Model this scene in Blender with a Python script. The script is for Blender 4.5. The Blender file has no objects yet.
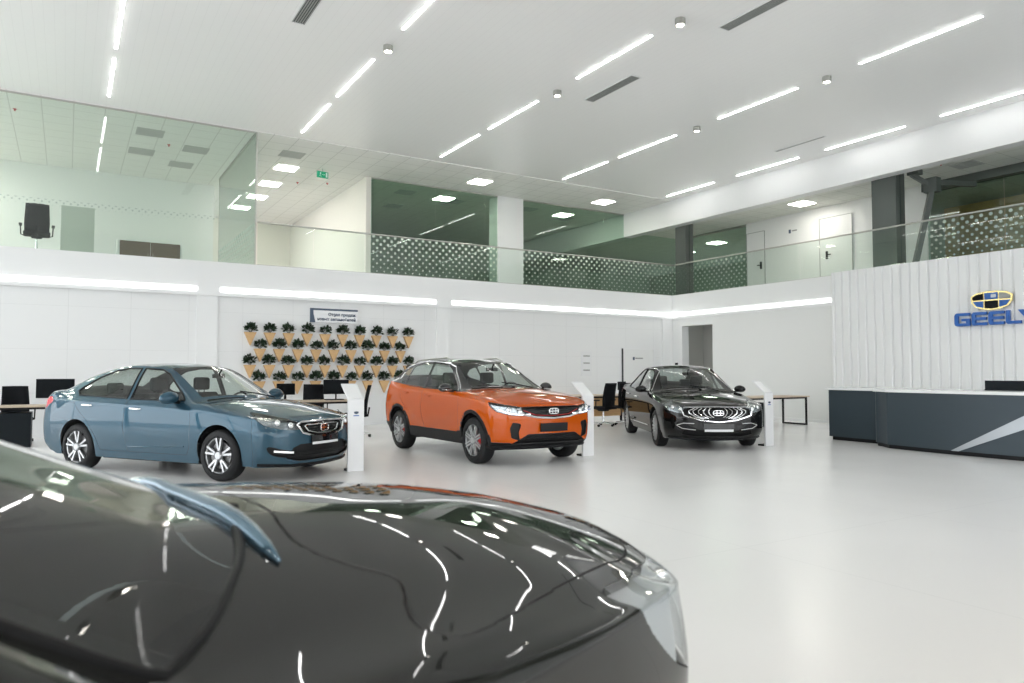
import bpy, bmesh, math, random
import numpy as np
from mathutils import Vector, Matrix, Euler
from mathutils.bvhtree import BVHTree
random.seed(7)
PI = math.pi
S = bpy.context.scene
C = S.collection

# ------------------------------------------------------------------ camera
F_PX, W_PX = 726.74, 1024.0
cam_d = bpy.data.cameras.new('camera'); cam = bpy.data.objects.new('camera', cam_d); C.objects.link(cam)
cam_d.sensor_width = 36.0; cam_d.lens = 36.0 * F_PX / W_PX
cam_d.clip_start = 0.02; cam_d.clip_end = 200
cam.location = (0, 0, 1.35)
cam.rotation_euler = (math.radians(90 + 2.44), 0, math.radians(-31.487))
cam_d.dof.use_dof = True; cam_d.dof.focus_distance = 11.0; cam_d.dof.aperture_fstop = 3.4
S.camera = cam

# ------------------------------------------------------------------ world, view, daylight
w = bpy.data.worlds.new('world'); S.world = w; w.use_nodes = True
nt = w.node_tree; bg = nt.nodes['Background']
bg.inputs[0].default_value = (0.94, 0.975, 1.0, 1); bg.inputs[1].default_value = 2.15
S.view_settings.view_transform = 'Standard'; S.view_settings.look = 'None'
S.view_settings.exposure = 1.08; S.cycles.use_denoising = True; S.cycles.transparent_max_bounces = 32; S.cycles.max_bounces = 14; S.cycles.diffuse_bounces = 6; S.view_settings.gamma = 1.0
S.view_settings.use_curve_mapping = False
def portal(name, loc, rot, sx, sy):
    """guides the sky light through the glazed facades (a light portal adds no light of its own)"""
    l = bpy.data.lights.new(name, 'AREA'); l.shape = 'RECTANGLE'; l.size = sx; l.size_y = sy; l.cycles.is_portal = True
    o = bpy.data.objects.new(name, l); C.objects.link(o); o.location = loc; o.rotation_euler = rot
portal('portal_left', (-9.75, 9.7, 3.6), (0, math.radians(-90), 0), 7.2, 16.6)
portal('portal_left_near', (-9.75, -3.1, 1.7), (0, math.radians(-90), 0), 3.3, 9.0)
portal('portal_back', (-.8, -7.75, 1.7), (math.radians(90), 0, 0), 17.6, 3.3)
portal('portal_back_tall', (12.7, -7.75, 3.6), (math.radians(90), 0, 0), 9.3, 7.1)
portal('portal_meeting', (-9.75, 21.1, 5.5), (0, math.radians(-90), 0), 3.2, 5.8)

# ------------------------------------------------------------------ materials
def mat(name, col, rough=0.5, metal=0.0, coat=0.0, spec=0.5, emit=None, es=0, coat_rough=0.03):
    m = bpy.data.materials.new(name); m.use_nodes = True
    b = m.node_tree.nodes['Principled BSDF']
    b.inputs['Base Color'].default_value = (*col, 1)
    b.inputs['Roughness'].default_value = rough; b.inputs['Metallic'].default_value = metal
    b.inputs['Coat Weight'].default_value = coat; b.inputs['Coat Roughness'].default_value = coat_rough
    b.inputs['Specular IOR Level'].default_value = spec
    if emit:
        b.inputs['Emission Color'].default_value = (*emit, 1); b.inputs['Emission Strength'].default_value = es
    return m
def nodes(m): return m.node_tree.nodes, m.node_tree.links, m.node_tree.nodes['Principled BSDF']
def mth(n, l, op, a, b=None, c=None):
    x = n.new('ShaderNodeMath'); x.operation = op
    for i, v in enumerate((a, b, c)):
        if v is None: continue
        if isinstance(v, (int, float)): x.inputs[i].default_value = v
        else: l.new(v, x.inputs[i])
    return x.outputs[0]
def noise_bump(m, scale, strength, dist=0.01, detail=3):
    n, l, b = nodes(m)
    t = n.new('ShaderNodeTexNoise'); t.inputs['Scale'].default_value = scale; t.inputs['Detail'].default_value = detail
    g = n.new('ShaderNodeTexCoord'); l.new(g.outputs['Object'], t.inputs['Vector'])
    bp = n.new('ShaderNodeBump'); bp.inputs['Strength'].default_value = strength; bp.inputs['Distance'].default_value = dist
    l.new(t.outputs['Fac'], bp.inputs['Height']); l.new(bp.outputs['Normal'], b.inputs['Normal'])
    return m
def grid_lines(m, ax, px, wx, ay, py, wy, dark, base, ox=0.0, oy=0.0):
    """thin joint lines every px / py metres along object axes ax / ay"""
    n, l, b = nodes(m)
    g = n.new('ShaderNodeTexCoord'); s = n.new('ShaderNodeSeparateXYZ'); l.new(g.outputs['Object'], s.inputs[0])
    f = None
    for a, p, wd, off in ((ax, px, wx, ox), (ay, py, wy, oy)):
        if not p: continue
        v = mth(n, l, 'ADD', s.outputs[a], off)
        v = mth(n, l, 'MODULO', mth(n, l, 'ADD', v, p * 400), p)
        v = mth(n, l, 'LESS_THAN', v, wd)
        f = v if f is None else mth(n, l, 'MAXIMUM', f, v)
    mx = n.new('ShaderNodeMix'); mx.data_type = 'RGBA'
    mx.inputs['A'].default_value = (*base, 1); mx.inputs['B'].default_value = (*dark, 1)
    l.new(f, mx.inputs['Factor']); l.new(mx.outputs['Result'], b.inputs['Base Color'])
    return m
M = {}
M['wall'] = noise_bump(mat('wall_white', (.80, .81, .80), .55), 60, .04)
M['fascia'] = mat('fascia_white', (.82, .83, .83), .35)
M['cladding'] = grid_lines(mat('cladding_white', (.80, .81, .81), .5), 0, 1.18, .006, 2, 0.92, .004, (.66, .67, .67), (.80, .81, .81))
M['ceiling'] = grid_lines(mat('ceiling_panel', (.91, .91, .90), .28), 0, .15, .004, 1, 0, 0, (.82, .82, .81), (.91, .91, .90))
M['tiles'] = grid_lines(mat('ceiling_tile', (.88, .88, .86), .7), 0, .6, .02, 1, .6, .02, (.68, .68, .66), (.88, .88, .86))
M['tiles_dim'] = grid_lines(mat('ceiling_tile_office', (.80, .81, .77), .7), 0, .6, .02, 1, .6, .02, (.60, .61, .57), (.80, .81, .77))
fl = mat('floor_gloss', (.86, .86, .85), .16, spec=.5)
grid_lines(fl, 0, 2.4, .006, 1, 2.4, .006, (.78, .785, .78), (.89, .89, .885), .3, .9)
n_, l_, b_ = nodes(fl)
tn = n_.new('ShaderNodeTexNoise'); tn.inputs['Scale'].default_value = .8; tn.inputs['Detail'].default_value = 2
gc = n_.new('ShaderNodeTexCoord'); l_.new(gc.outputs['Object'], tn.inputs['Vector'])
mr = n_.new('ShaderNodeMapRange'); mr.inputs['To Min'].default_value = .20; mr.inputs['To Max'].default_value = .26
l_.new(tn.outputs['Fac'], mr.inputs['Value']); l_.new(mr.outputs['Result'], b_.inputs['Roughness'])
M['floor'] = fl
M['ceiling_dark'] = mat('ceiling_tile_dark', (.10, .105, .10), .8)
M['grey_wall'] = mat('grey_plaster', (.50, .50, .47), .7)
M['office_wall'] = mat('office_wall', (.50, .54, .49), .7)
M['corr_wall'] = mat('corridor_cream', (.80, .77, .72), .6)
M['carpet'] = mat('dark_office_floor', (.42, .43, .41), .6)
M['led'] = mat('led_white', (1, 1, 1), .5, emit=(1, .985, .965), es=9.5)
M['led_strip'] = mat('led_strip', (1, 1, 1), .5, emit=(1, 1, .98), es=2.2)
M['led_panel'] = mat('led_panel', (1, 1, 1), .5, emit=(1, .95, .86), es=16)
M['steel_grey'] = mat('painted_steel_grey', (.095, .11, .10), .45)
M['steel_dark'] = mat('painted_steel_dark', (.03, .045, .04), .45)
M['alu'] = mat('brushed_aluminium', (.50, .50, .47), .35, .9)
M['chrome'] = mat('chrome', (.85, .86, .87), .08, 1)
M['black_plastic'] = mat('black_plastic', (.006, .0065, .0075), .5, spec=.25)
M['gloss_black'] = mat('gloss_black', (.008, .009, .010), .06, coat=.5)
M['dark_inner'] = mat('dark_inner', (.006, .006, .007), .8)
M['rubber'] = mat('tyre_rubber', (.009, .0095, .0105), .6, spec=.3)
M['rim'] = mat('alloy_silver', (.50, .51, .52), .3, .75)
M['rim_dark'] = mat('alloy_black', (.03, .03, .032), .3, .5)
M['disc'] = mat('brake_steel', (.16, .16, .16), .4, .8)
M['seat'] = mat('seat_fabric', (.025, .026, .028), .8, spec=.2)
M['wood'] = mat('light_wood', (.66, .42, .20), .5)
M['wood_table'] = mat('table_wood', (.55, .45, .34), .45)
M['wood_dark'] = mat('walnut_wood', (.16, .11, .075), .5)
M['screen'] = mat('screen_black', (.002, .004, .006), .5, spec=.15)
M['mesh_black'] = mat('chair_mesh_black', (.006, .007, .009), .8, spec=.2)
M['leaf'] = mat('leaf_green', (.014, .036, .014), .5)
M['soil'] = mat('soil', (.03, .02, .012), .9)
M['white_gloss'] = mat('white_gloss', (.82, .83, .84), .25)
M['counter'] = mat('counter_white', (.83, .84, .84), .2)
M['desk_blue'] = noise_bump(mat('desk_slate', (.038, .056, .070), .42, .2), 8, .02)
M['desk_blue2'] = mat('desk_slate_dark', (.005, .009, .012), .5, .0, spec=.2)
M['silver'] = mat('brushed_silver', (.42, .45, .48), .35, .6)
M['sign_blue'] = mat('sign_blue', (.001, .10, .42), .35)
M['gold'] = mat('gold_trim', (.65, .52, .24), .25, .8)
M['text_dark'] = mat('text_dark', (.06, .09, .14), .5)
M['red'] = mat('red_plastic', (.5, .02, .02), .4)
M['green_sign'] = mat('green_sign', (.0, .16, .08), .4, emit=(0, .4, .2), es=.25)
M['vent_grey'] = mat('vent_grey', (.33, .34, .33), .5)
M['grille_light'] = mat('ceiling_grille_grey', (.50, .51, .50), .6)
M['vent_dark'] = mat('vent_dark', (.05, .055, .055), .6)
M['door_white'] = mat('door_white', (.80, .81, .80), .35)
M['ground'] = mat('paving_outside', (.35, .36, .36), .8)
# wood grain
for k in ('wood', 'wood_table', 'wood_dark'):
    n, l, b = nodes(M[k]); base = tuple(b.inputs['Base Color'].default_value)[:3]
    wv = n.new('ShaderNodeTexNoise'); wv.inputs['Scale'].default_value = 6; wv.inputs['Detail'].default_value = 6
    mp = n.new('ShaderNodeMapping'); mp.inputs['Scale'].default_value = (1, 6, 6)
    g = n.new('ShaderNodeTexCoord'); l.new(g.outputs['Object'], mp.inputs[0]); l.new(mp.outputs[0], wv.inputs['Vector'])
    mx = n.new('ShaderNodeMix'); mx.data_type = 'RGBA'
    mx.inputs['A'].default_value = (*[c * .8 for c in base], 1); mx.inputs['B'].default_value = (*[min(1, c * 1.15) for c in base], 1)
    l.new(wv.outputs['Fac'], mx.inputs['Factor']); l.new(mx.outputs['Result'], b.inputs['Base Color'])

def glass_mat(name, tint, refl=1.0, dots=None, rough=0.0, ior=1.45):
    """thin sheet glass: tinted see-through plus mirror reflection; dots = (plane axis, z0, z1, pitch, density)"""
    m = bpy.data.materials.new(name); m.use_nodes = True; n = m.node_tree.nodes; l = m.node_tree.links
    n.remove(n['Principled BSDF']); out = n['Material Output']
    tr = n.new('ShaderNodeBsdfTransparent'); tr.inputs[0].default_value = (*tint, 1)
    gl = n.new('ShaderNodeBsdfGlossy'); gl.inputs['Roughness'].default_value = rough
    ge = n.new('ShaderNodeNewGeometry'); vm = n.new('ShaderNodeVectorMath'); vm.operation = 'DOT_PRODUCT'
    l.new(ge.outputs['Incoming'], vm.inputs[0]); l.new(ge.outputs['Normal'], vm.inputs[1])
    c = mth(n, l, 'ABSOLUTE', vm.outputs['Value'])           # both faces of a pane reflect alike
    sch = mth(n, l, 'MULTIPLY_ADD', mth(n, l, 'POWER', mth(n, l, 'SUBTRACT', 1.0, c), 5.0), .955, .045)
    fac = mth(n, l, 'MULTIPLY', sch, refl); fac.node.use_clamp = True
    mx = n.new('ShaderNodeMixShader'); l.new(fac, mx.inputs[0]); l.new(tr.outputs[0], mx.inputs[1]); l.new(gl.outputs[0], mx.inputs[2])
    res = mx.outputs[0]
    if dots:
        ax, z0, z1, pitch, col = dots
        g = n.new('ShaderNodeTexCoord'); s = n.new('ShaderNodeSeparateXYZ'); l.new(g.outputs['Object'], s.inputs[0])
        def cell(u, v):
            a = mth(n, l, 'SUBTRACT', mth(n, l, 'FRACT', mth(n, l, 'ADD', mth(n, l, 'DIVIDE', u, pitch), 200.0)), .5)
            b = mth(n, l, 'SUBTRACT', mth(n, l, 'FRACT', mth(n, l, 'ADD', mth(n, l, 'DIVIDE', v, pitch), 200.0)), .5)
            return mth(n, l, 'SQRT', mth(n, l, 'ADD', mth(n, l, 'MULTIPLY', a, a), mth(n, l, 'MULTIPLY', b, b)))
        u, v = s.outputs[ax], s.outputs[2]
        d1 = cell(u, v)
        d2 = cell(mth(n, l, 'ADD', u, pitch / 2), mth(n, l, 'ADD', v, pitch / 2))
        d = mth(n, l, 'MINIMUM', d1, d2)
        # dots shrink towards the bottom of the film
        rad = n.new('ShaderNodeMapRange'); rad.inputs['From Min'].default_value = z0; rad.inputs['From Max'].default_value = z1
        rad.inputs['To Min'].default_value = .06; rad.inputs['To Max'].default_value = .20
        l.new(v, rad.inputs['Value'])
        on = mth(n, l, 'LESS_THAN', d, rad.outputs['Result'])
        band = mth(n, l, 'MULTIPLY', mth(n, l, 'GREATER_THAN', v, z0), mth(n, l, 'LESS_THAN', v, z1))
        on = mth(n, l, 'MULTIPLY', on, band)
        df = n.new('ShaderNodeBsdfDiffuse'); df.inputs[0].default_value = (*col, 1)
        mx2 = n.new('ShaderNodeMixShader'); l.new(on, mx2.inputs[0]); l.new(res, mx2.inputs[1]); l.new(df.outputs[0], mx2.inputs[2])
        res = mx2.outputs[0]
    l.new(res, out.inputs['Surface'])
    return m
M['glass_rail'] = glass_mat('balustrade_glass', (.94, .975, .95), .8)
M['glass_office'] = glass_mat('office_glass', (.77, .87, .81), .9, dots=(0, 3.9, 5.45, .23, (.72, .78, .72)))
M['glass_office_y'] = glass_mat('office_glass_side', (.77, .87, .81), .9, dots=(1, 3.9, 5.45, .23, (.72, .78, .72)))
M['glass_box'] = glass_mat('meeting_glass', (.925, .97, .945), 1.3, dots=(0, 4.87, 5.0, .13, (.45, .52, .50)))
M['glass_box_y'] = glass_mat('meeting_glass_side', (.91, .965, .93), 1.2, dots=(1, 3.9, 5.0, .26, (.62, .72, .68)))
M['car_glass'] = glass_mat('car_glass', (.74, .80, .77), 1.6)
M['car_glass_dark'] = glass_mat('car_glass_dark', (.10, .12, .12), 1.5)
M['lamp_glass'] = glass_mat('lamp_glass', (.92, .95, .96), 1.2)
M['tail_glass'] = mat('tail_red', (.55, .02, .03), .1, coat=.8)

def paint(name, col, metal=.35, rough=.32, flake=True):
    m = mat(name, col, rough, metal, coat=1.0, coat_rough=.015, spec=.0)
    m.node_tree.nodes['Principled BSDF'].inputs['Coat IOR'].default_value = 1.42
    n, l, b = nodes(m)
    if flake:
        t = n.new('ShaderNodeTexNoise'); t.inputs['Scale'].default_value = 900
        mx = n.new('ShaderNodeMix'); mx.data_type = 'RGBA'
        mx.inputs['A'].default_value = (*[c * .85 for c in col], 1); mx.inputs['B'].default_value = (*[min(1, c * 1.15) for c in col], 1)
        g = n.new('ShaderNodeTexCoord'); l.new(g.outputs['Object'], t.inputs['Vector'])
        l.new(t.outputs['Fac'], mx.inputs['Factor']); l.new(mx.outputs['Result'], b.inputs['Base Color'])
    return m
M['paint_blue'] = paint('paint_steel_blue', (.030, .078, .115), .4, .32)
M['paint_orange'] = paint('paint_orange', (.52, .085, .001), .1, .36)
M['paint_black'] = paint('paint_black', (.006, .0062, .006), .0, .4)
M['paint_grey'] = paint('paint_dark_grey', (.012, .013, .012), .0, .4)

# ------------------------------------------------------------------ mesh helpers
class MB:
    """collects shapes, builds ONE mesh object"""
    def __init__(s): s.bm = bmesh.new()
    def box(s, x0, x1, y0, y1, z0, z1, bev=0, rot=None, at=None):
        r = bmesh.ops.create_cube(s.bm, size=1)['verts']
        mt = Matrix.Translation(((x0 + x1) / 2, (y0 + y1) / 2, (z0 + z1) / 2)) @ Matrix.Diagonal((abs(x1 - x0), abs(y1 - y0), abs(z1 - z0), 1))
        bmesh.ops.transform(s.bm, matrix=mt, verts=r)
        if bev:
            es = list({e for v in r for e in v.link_edges})
            q = bmesh.ops.bevel(s.bm, geom=es, offset=bev, segments=2, affect='EDGES', profile=.5)
            r = list({v for v in q['verts']} | {v for f in q['faces'] for v in f.verts} | {v for v in r if v.is_valid})
        if rot is not None or at is not None:
            mt = Matrix.Translation(at or (0, 0, 0)) @ (rot if rot is not None else Matrix.Identity(4))
            bmesh.ops.transform(s.bm, matrix=mt, verts=r)
        return s
    def bar(s, a, b, wd, ht=None, up=(0, 0, 1)):
        ht = ht or wd
        a, b = Vector(a), Vector(b); d = b - a; L = d.length; d.normalize()
        upv = Vector(up)
        if abs(d.dot(upv)) > .98: upv = Vector((1, 0, 0))
        x = d.cross(upv).normalized(); z = x.cross(d).normalized()
        mt = Matrix(((x.x, d.x, z.x, 0), (x.y, d.y, z.y, 0), (x.z, d.z, z.z, 0), (0, 0, 0, 1)))
        r = bmesh.ops.create_cube(s.bm, size=1)['verts']
        bmesh.ops.transform(s.bm, matrix=Matrix.Translation((a + b) / 2) @ mt @ Matrix.Diagonal((wd, L, ht, 1)), verts=r)
        return s
    def tube(s, pts, r, seg=8, closed=False):
        pts = [Vector(p) for p in pts]; n = len(pts); rings = []
        prev = None
        for i, p in enumerate(pts):
            if closed: t = pts[(i + 1) % n] - pts[i - 1]
            else: t = pts[min(i + 1, n - 1)] - pts[max(i - 1, 0)]
            if t.length < 1e-9: t = Vector((0, 0, 1))
            t.normalize()
            if prev is None:
                a = Vector((0, 0, 1)) if abs(t.z) < .9 else Vector((1, 0, 0))
                u = t.cross(a).normalized()
            else:
                u = (prev - t * prev.dot(t))
                u = u.normalized() if u.length > 1e-6 else t.orthogonal().normalized()
            prev = u; v = t.cross(u)
            rr = r[i] if isinstance(r, (list, tuple)) else r
            rings.append([s.bm.verts.new(p + (u * math.cos(2 * PI * k / seg) + v * math.sin(2 * PI * k / seg)) * rr) for k in range(seg)])
        m = n if closed else n - 1
        for i in range(m):
            A, B = rings[i], rings[(i + 1) % n]
            for k in range(seg):
                s.bm.faces.new((A[k], A[(k + 1) % seg], B[(k + 1) % seg], B[k]))
        if not closed:
            s.bm.faces.new(rings[0][::-1]); s.bm.faces.new(rings[-1])
        return s
    def lathe(s, prof, seg=24, axis='z', at=(0, 0, 0), cap=True):
        rings = []; at = Vector(at)
        for (r, h) in prof:
            ring = []
            for k in range(seg):
                a = 2 * PI * k / seg; c, d = r * math.cos(a), r * math.sin(a)
                p = {'z': (c, d, h), 'y': (c, h, d), 'x': (h, c, d)}[axis]
                ring.append(s.bm.verts.new(at + Vector(p)))
            rings.append(ring)
        for A, B in zip(rings, rings[1:]):
            for k in range(seg): s.bm.faces.new((A[k], A[(k + 1) % seg], B[(k + 1) % seg], B[k]))
        if cap: s.bm.faces.new(rings[0][::-1]); s.bm.faces.new(rings[-1])
        return s
    def prism(s, pts, h, frame):
        """extrude a 2-D outline; frame(u, v, w) -> 3-D"""
        A = [s.bm.verts.new(frame(u, v, 0)) for u, v in pts]; B = [s.bm.verts.new(frame(u, v, h)) for u, v in pts]
        s.bm.faces.new(A[::-1]); s.bm.faces.new(B)
        for i in range(len(pts)):
            j = (i + 1) % len(pts); s.bm.faces.new((A[i], A[j], B[j], B[i]))
        return s
    def ball(s, c, rx, ry=None, rz=None, seg=12, rings=8):
        r = bmesh.ops.create_uvsphere(s.bm, u_segments=seg, v_segments=rings, radius=1)['verts']
        bmesh.ops.transform(s.bm, matrix=Matrix.Translation(c) @ Matrix.Diagonal((rx, ry or rx, rz or rx, 1)), verts=r)
        return s
    def quad(s, pts):
        s.bm.faces.new([s.bm.verts.new(p) for p in pts]); return s
    def build(s, name, m, parent=None, smooth=False, angle=40, loc=None):
        bmesh.ops.recalc_face_normals(s.bm, faces=s.bm.faces)
        me = bpy.data.meshes.new(name); s.bm.to_mesh(me); s.bm.free()
        if loc is not None: me.transform(Matrix.Translation(-Vector(loc)))
        me.materials.append(m)
        if smooth:
            me.shade_smooth() if hasattr(me, 'shade_smooth') else None
            try: me.set_sharp_from_angle(angle=math.radians(angle))
            except Exception: pass
        o = bpy.data.objects.new(name, me); C.objects.link(o)
        if parent: o.parent = parent
        if loc is not None: o.location = loc
        return o
def tag(o, label, cat, group=None):
    o['label'] = label; o['category'] = cat
    if group: o['group'] = group
    return o
def thing(name, label, cat, loc=(0, 0, 0), rz=0, group=None):
    o = bpy.data.objects.new(name, None); C.objects.link(o); o.location = loc; o.rotation_euler = (0, 0, rz)
    o.empty_display_size = .1
    return tag(o, label, cat, group)
def struct(o): o['kind'] = 'structure'; return o
def dup(root, loc=None, rz=None, label=None, group=None):
    r = root.copy(); C.objects.link(r)
    if loc is not None: r.location = loc
    if rz is not None: r.rotation_euler = (0, 0, rz)
    if label: r['label'] = label
    if group: r['group'] = group
    for ch in list(root.children):
        c = ch.copy(); C.objects.link(c); c.parent = r
        for g in list(ch.children):
            d = g.copy(); C.objects.link(d); d.parent = c
    return r
def text_mesh(name, body, size, m, parent, loc, rot, depth=.004, align='LEFT', bold=0, sx=1):
    cu = bpy.data.curves.new(name, 'FONT'); cu.body = body; cu.size = size; cu.extrude = depth; cu.align_x = align; cu.offset = bold
    t = bpy.data.objects.new(name + '_tmp', cu); C.objects.link(t)
    dg = bpy.context.evaluated_depsgraph_get()
    me = bpy.data.meshes.new_from_object(t.evaluated_get(dg)); bpy.data.objects.remove(t)
    me.materials.clear(); me.materials.append(m); me.name = name
    me.transform(Matrix.Diagonal((sx, 1, 1, 1)))
    o = bpy.data.objects.new(name, me); C.objects.link(o); o.parent = parent; o.location = loc; o.rotation_euler = rot
    return o
# ------------------------------------------------------------------ setting
YA, XB, ZC, ZM = 18.0, 17.35, 7.18, 3.93        # wall planes, ceiling, mezzanine level
XL, YS = -9.6, -7.6                            # glazed facades
def sbox(name, m, *b, bev=0, parent=None): return struct(MB().box(*b, bev=bev).build(name, M[m] if isinstance(m, str) else m, parent))
sbox('floor', 'floor', XL, XB + .01, YS, YA + .02, -.2, 0)
sbox('floor_outside', 'ground', -60, 60, -60, 60, -.6, -.25)
sbox('ceiling', 'ceiling', XL, XB + .25, YS, YA, ZC, ZC + .25)
# upper part of wall A: solid band down to the floor, pilasters, led ledge
sbox('wall_back', 'cladding', XL, XB + .3, YA + .03, YA + .3, 0, ZM - .02)
sbox('trim_1', 'fascia', XL, XB, YA - .03, YA + .10, 3.20, ZM)
for i, (a, b) in enumerate(((2.52, 2.98), (8.60, 9.02), (-3.6, -3.14), (16.9, XB))):
    sbox('trim_%d' % (i + 2), 'fascia', a, b, YA - .015, YA + .04, 0, 3.21)
sbox('trim_6', 'fascia', XL, XB, YA - .05, YA + .02, 3.13, 3.20)
sbox('baseboard_back', 'fascia', XL, XB, YA + .0, YA + .03, 0, .08)
# wall B with an opening near the corner
oy0, oy1, oz = 16.22, 17.55, 2.88
bw = MB()
bw.box(XB, XB + .3, YS, oy0, 0, ZM - .02); bw.box(XB, XB + .3, oy1, YA + .04, 0, ZM - .02); bw.box(XB, XB + .3, oy0, oy1, oz, ZM - .02)
struct(bw.build('wall_right', M['wall']))
sbox('trim_7', 'fascia', XB - .03, XB + .02, YS, YA - .03, 3.20, ZM)
sbox('trim_8', 'fascia', XB - .05, XB + .02, YS, YA - .05, 3.13, 3.20)
sbox('baseboard_right', 'fascia', XB - .02, XB + .005, YS, oy0, 0, .08)
sbox('wall_passage', 'grey_wall', XB + 1.4, XB + 1.5, 14.5, 19, 0, 3.2)
sbox('wall_passage_end', 'grey_wall', XB + .3, XB + 1.4, 17.95, 18.05, 0, 3.2)
sbox('floor_passage', 'floor', XB, XB + 1.5, 14.5, 18, -.2, -.001)
sbox('ceiling_passage', 'wall', XB + .3, XB + 1.5, 14.5, 18.05, 3.0, 3.1)
# mezzanine slabs
sbox('floor_mezzanine_back', 'carpet', XL, 26, YA + .10, 31, ZM - .35, ZM - .03)
sbox('floor_mezzanine_right', 'carpet', XB + .02, 27, YS, YA + .1, ZM - .35, ZM - .03)
# beam above wall B
sbox('wall_beam_right', 'fascia', XB, XB + .35, YS, 31, 6.31, ZC + .2)
# mezzanine ceilings
sbox('ceiling_mezzanine_back', 'tiles', XL, XB + .02, YA, 20.5, ZC - .02, ZC + .2)
sbox('ceiling_meeting_room', 'tiles', XL, 7.45, 20.5, 31, ZC - .02, ZC + .2)
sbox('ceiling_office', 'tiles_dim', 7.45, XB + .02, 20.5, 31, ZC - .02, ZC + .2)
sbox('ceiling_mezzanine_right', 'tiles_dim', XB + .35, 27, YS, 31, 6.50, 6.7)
# mezzanine walls
sbox('wall_corridor', 'corr_wall', 7.45, 7.6, 20.42, 31, ZM - .03, ZC)          # warm-lit side wall of the corridor
sbox('wall_corridor_end', 'corr_wall', 3.8, 7.5, 29.0, 29.2, ZM - .03, ZC)
sbox('wall_meeting_back', 'wall', XL, 3.8, 24.0, 24.2, ZM - .03, ZC)
sbox('wall_column', 'fascia', 11.97, 12.95, 20.42, 21.0, ZM - .03, ZC)
sbox('wall_office_end', 'office_wall', 7.6, 27, 29.5, 29.7, ZM - .03, ZC)
sbox('wall_office_side', 'office_wall', 7.6, 7.7, 20.6, 29.5, ZM - .03, ZC)
ow = MB()
ow.box(20.0, 20.15, 10.9, 17.1, ZM - .03, 6.5)
struct(ow.build('wall_mezzanine_right', M['wall']))
sbox('wall_mezzanine_far_right', 'office_wall', 26.8, 27, YS, 29.5, ZM - .03, 6.6)

# side near the camera: lower office mezzanine over the viewer (its ceiling lamps mirror in the near car)
sbox('ceiling_near', 'ceiling_dark', XL, 8.0, YS, 1.3, 3.35, 3.55)
sbox('trim_9', 'fascia', XL, 8.0, 1.3, 1.45, 3.25, ZC)
sbox('trim_11', 'fascia', 7.85, 8.0, YS, 1.3, 3.25, ZC)
# glazed facade left and behind: mullioned windows
def facade(idx, a, b, axis, pos, z1, nv, nh):
    f = MB()
    for i in range(nv + 1):
        t = a + (b - a) * i / nv
        f.box(*((pos - .06, pos + .06, t - .04, t + .04) if axis == 'y' else (t - .04, t + .04, pos - .06, pos + .06)), 0, z1)
    for k in range(nh + 1):
        z = z1 * k / nh
        f.box(*((pos - .05, pos + .05, a, b) if axis == 'y' else (a, b, pos - .05, pos + .05)), max(0, z - .04), z + .04)
    fo = struct(f.build('window_%d' % idx, M['steel_grey']))
    g = MB()
    g.box(*((pos - .01, pos + .01, a, b) if axis == 'y' else (a, b, pos - .01, pos + .01)), .05, z1)
    g.build('pane', M['car_clear'], fo)
M['car_clear'] = glass_mat('facade_glass', (.97, .965, .965), .8)
facade(1, 1.45, YA, 'y', XL, ZC, 9, 3)
facade(2, YS, 1.4, 'y', XL, 3.35, 5, 1)
facade(4, YA + .1, 24.0, 'y', XL, ZC, 3, 3)
facade(3, XL, 8.0, 'x', YS, 3.35, 9, 1)
facade(5, 8.0, XB, 'x', YS, ZC, 5, 3)

# led strips let into the ledge
for i, (a, b) in enumerate(((-2.9, 2.52), (3.02, 8.57), (9.06, XB - .06))):
    lab = ['long white light strip under the balcony edge, above the computer desks',
           'long white light strip under the balcony edge, above the wall planters',
           'long white light strip under the balcony edge, ending at the room corner'][i]
    tag(MB().box(a, b, YA - .05, YA - .028, 3.235, 3.325).build('light_strip', M['led_strip']), lab, 'light', 'light strips along the balcony edge')
tag(MB().box(XB - .05, XB - .028, 11.85, YA - .06, 3.235, 3.325).build('light_strip', M['led_strip']),
    'long white light strip on the right wall, running from corner to batten wall', 'light', 'light strips along the balcony edge')

ordn = ['first', 'second', 'third', 'fourth', 'fifth', 'sixth', 'seventh', 'eighth', 'ninth', 'tenth', 'eleventh', 'twelfth', 'thirteenth', 'fourteenth']
M['led_near'] = mat('led_panel_warm', (1, 1, 1), .5, emit=(1, .90, .78), es=12)
# ceiling luminaires: rows X, segments in Y
rows = {0.63: [(9.4, 14.67), (15.14, 17.31)], 4.74: [(9.1, 11.29), (12.66, 14.8), (15.31, 17.49)],
        8.49: [(5.6, 7.8), (9.24, 11.41), (12.81, 14.93), (15.42, 17.56)],
        12.63: [(5.90, 8.08), (9.42, 11.56), (12.91, 15.08), (15.56, 17.67)],
        16.80: [(6.1, 8.8), (9.61, 11.74), (12.54, 14.69), (15.56, 17.63)]}
rl = {0.63: 'leftmost row', 4.74: 'second row from the left', 8.49: 'middle row', 12.63: 'fourth row from the left', 16.80: 'row beside the right-hand beam'}
ol = ['nearest', 'next', 'third', 'farthest']
for X, segs in rows.items():
    for k, (a, b) in enumerate(segs):
        if X == .63 and k == 0: a = 12.0
        pos = 'farthest' if k == len(segs) - 1 else ['nearest', 'second nearest', 'third nearest'][k]
        t = thing('linear_ceiling_light', 'slim white linear ceiling light, %s of the %s' % (pos, rl[X]), 'ceiling light', (X, (a + b) / 2, ZC), 0, 'linear lights in the main ceiling')
        h = (b - a) / 2
        MB().box(-.032, .032, -h, h, -.012, .004).build('light_frame', M['fascia'], t)
        MB().box(-.024, .024, -h + .01, h - .01, -.02, -.010).build('diffuser', M['led'], t)
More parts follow.
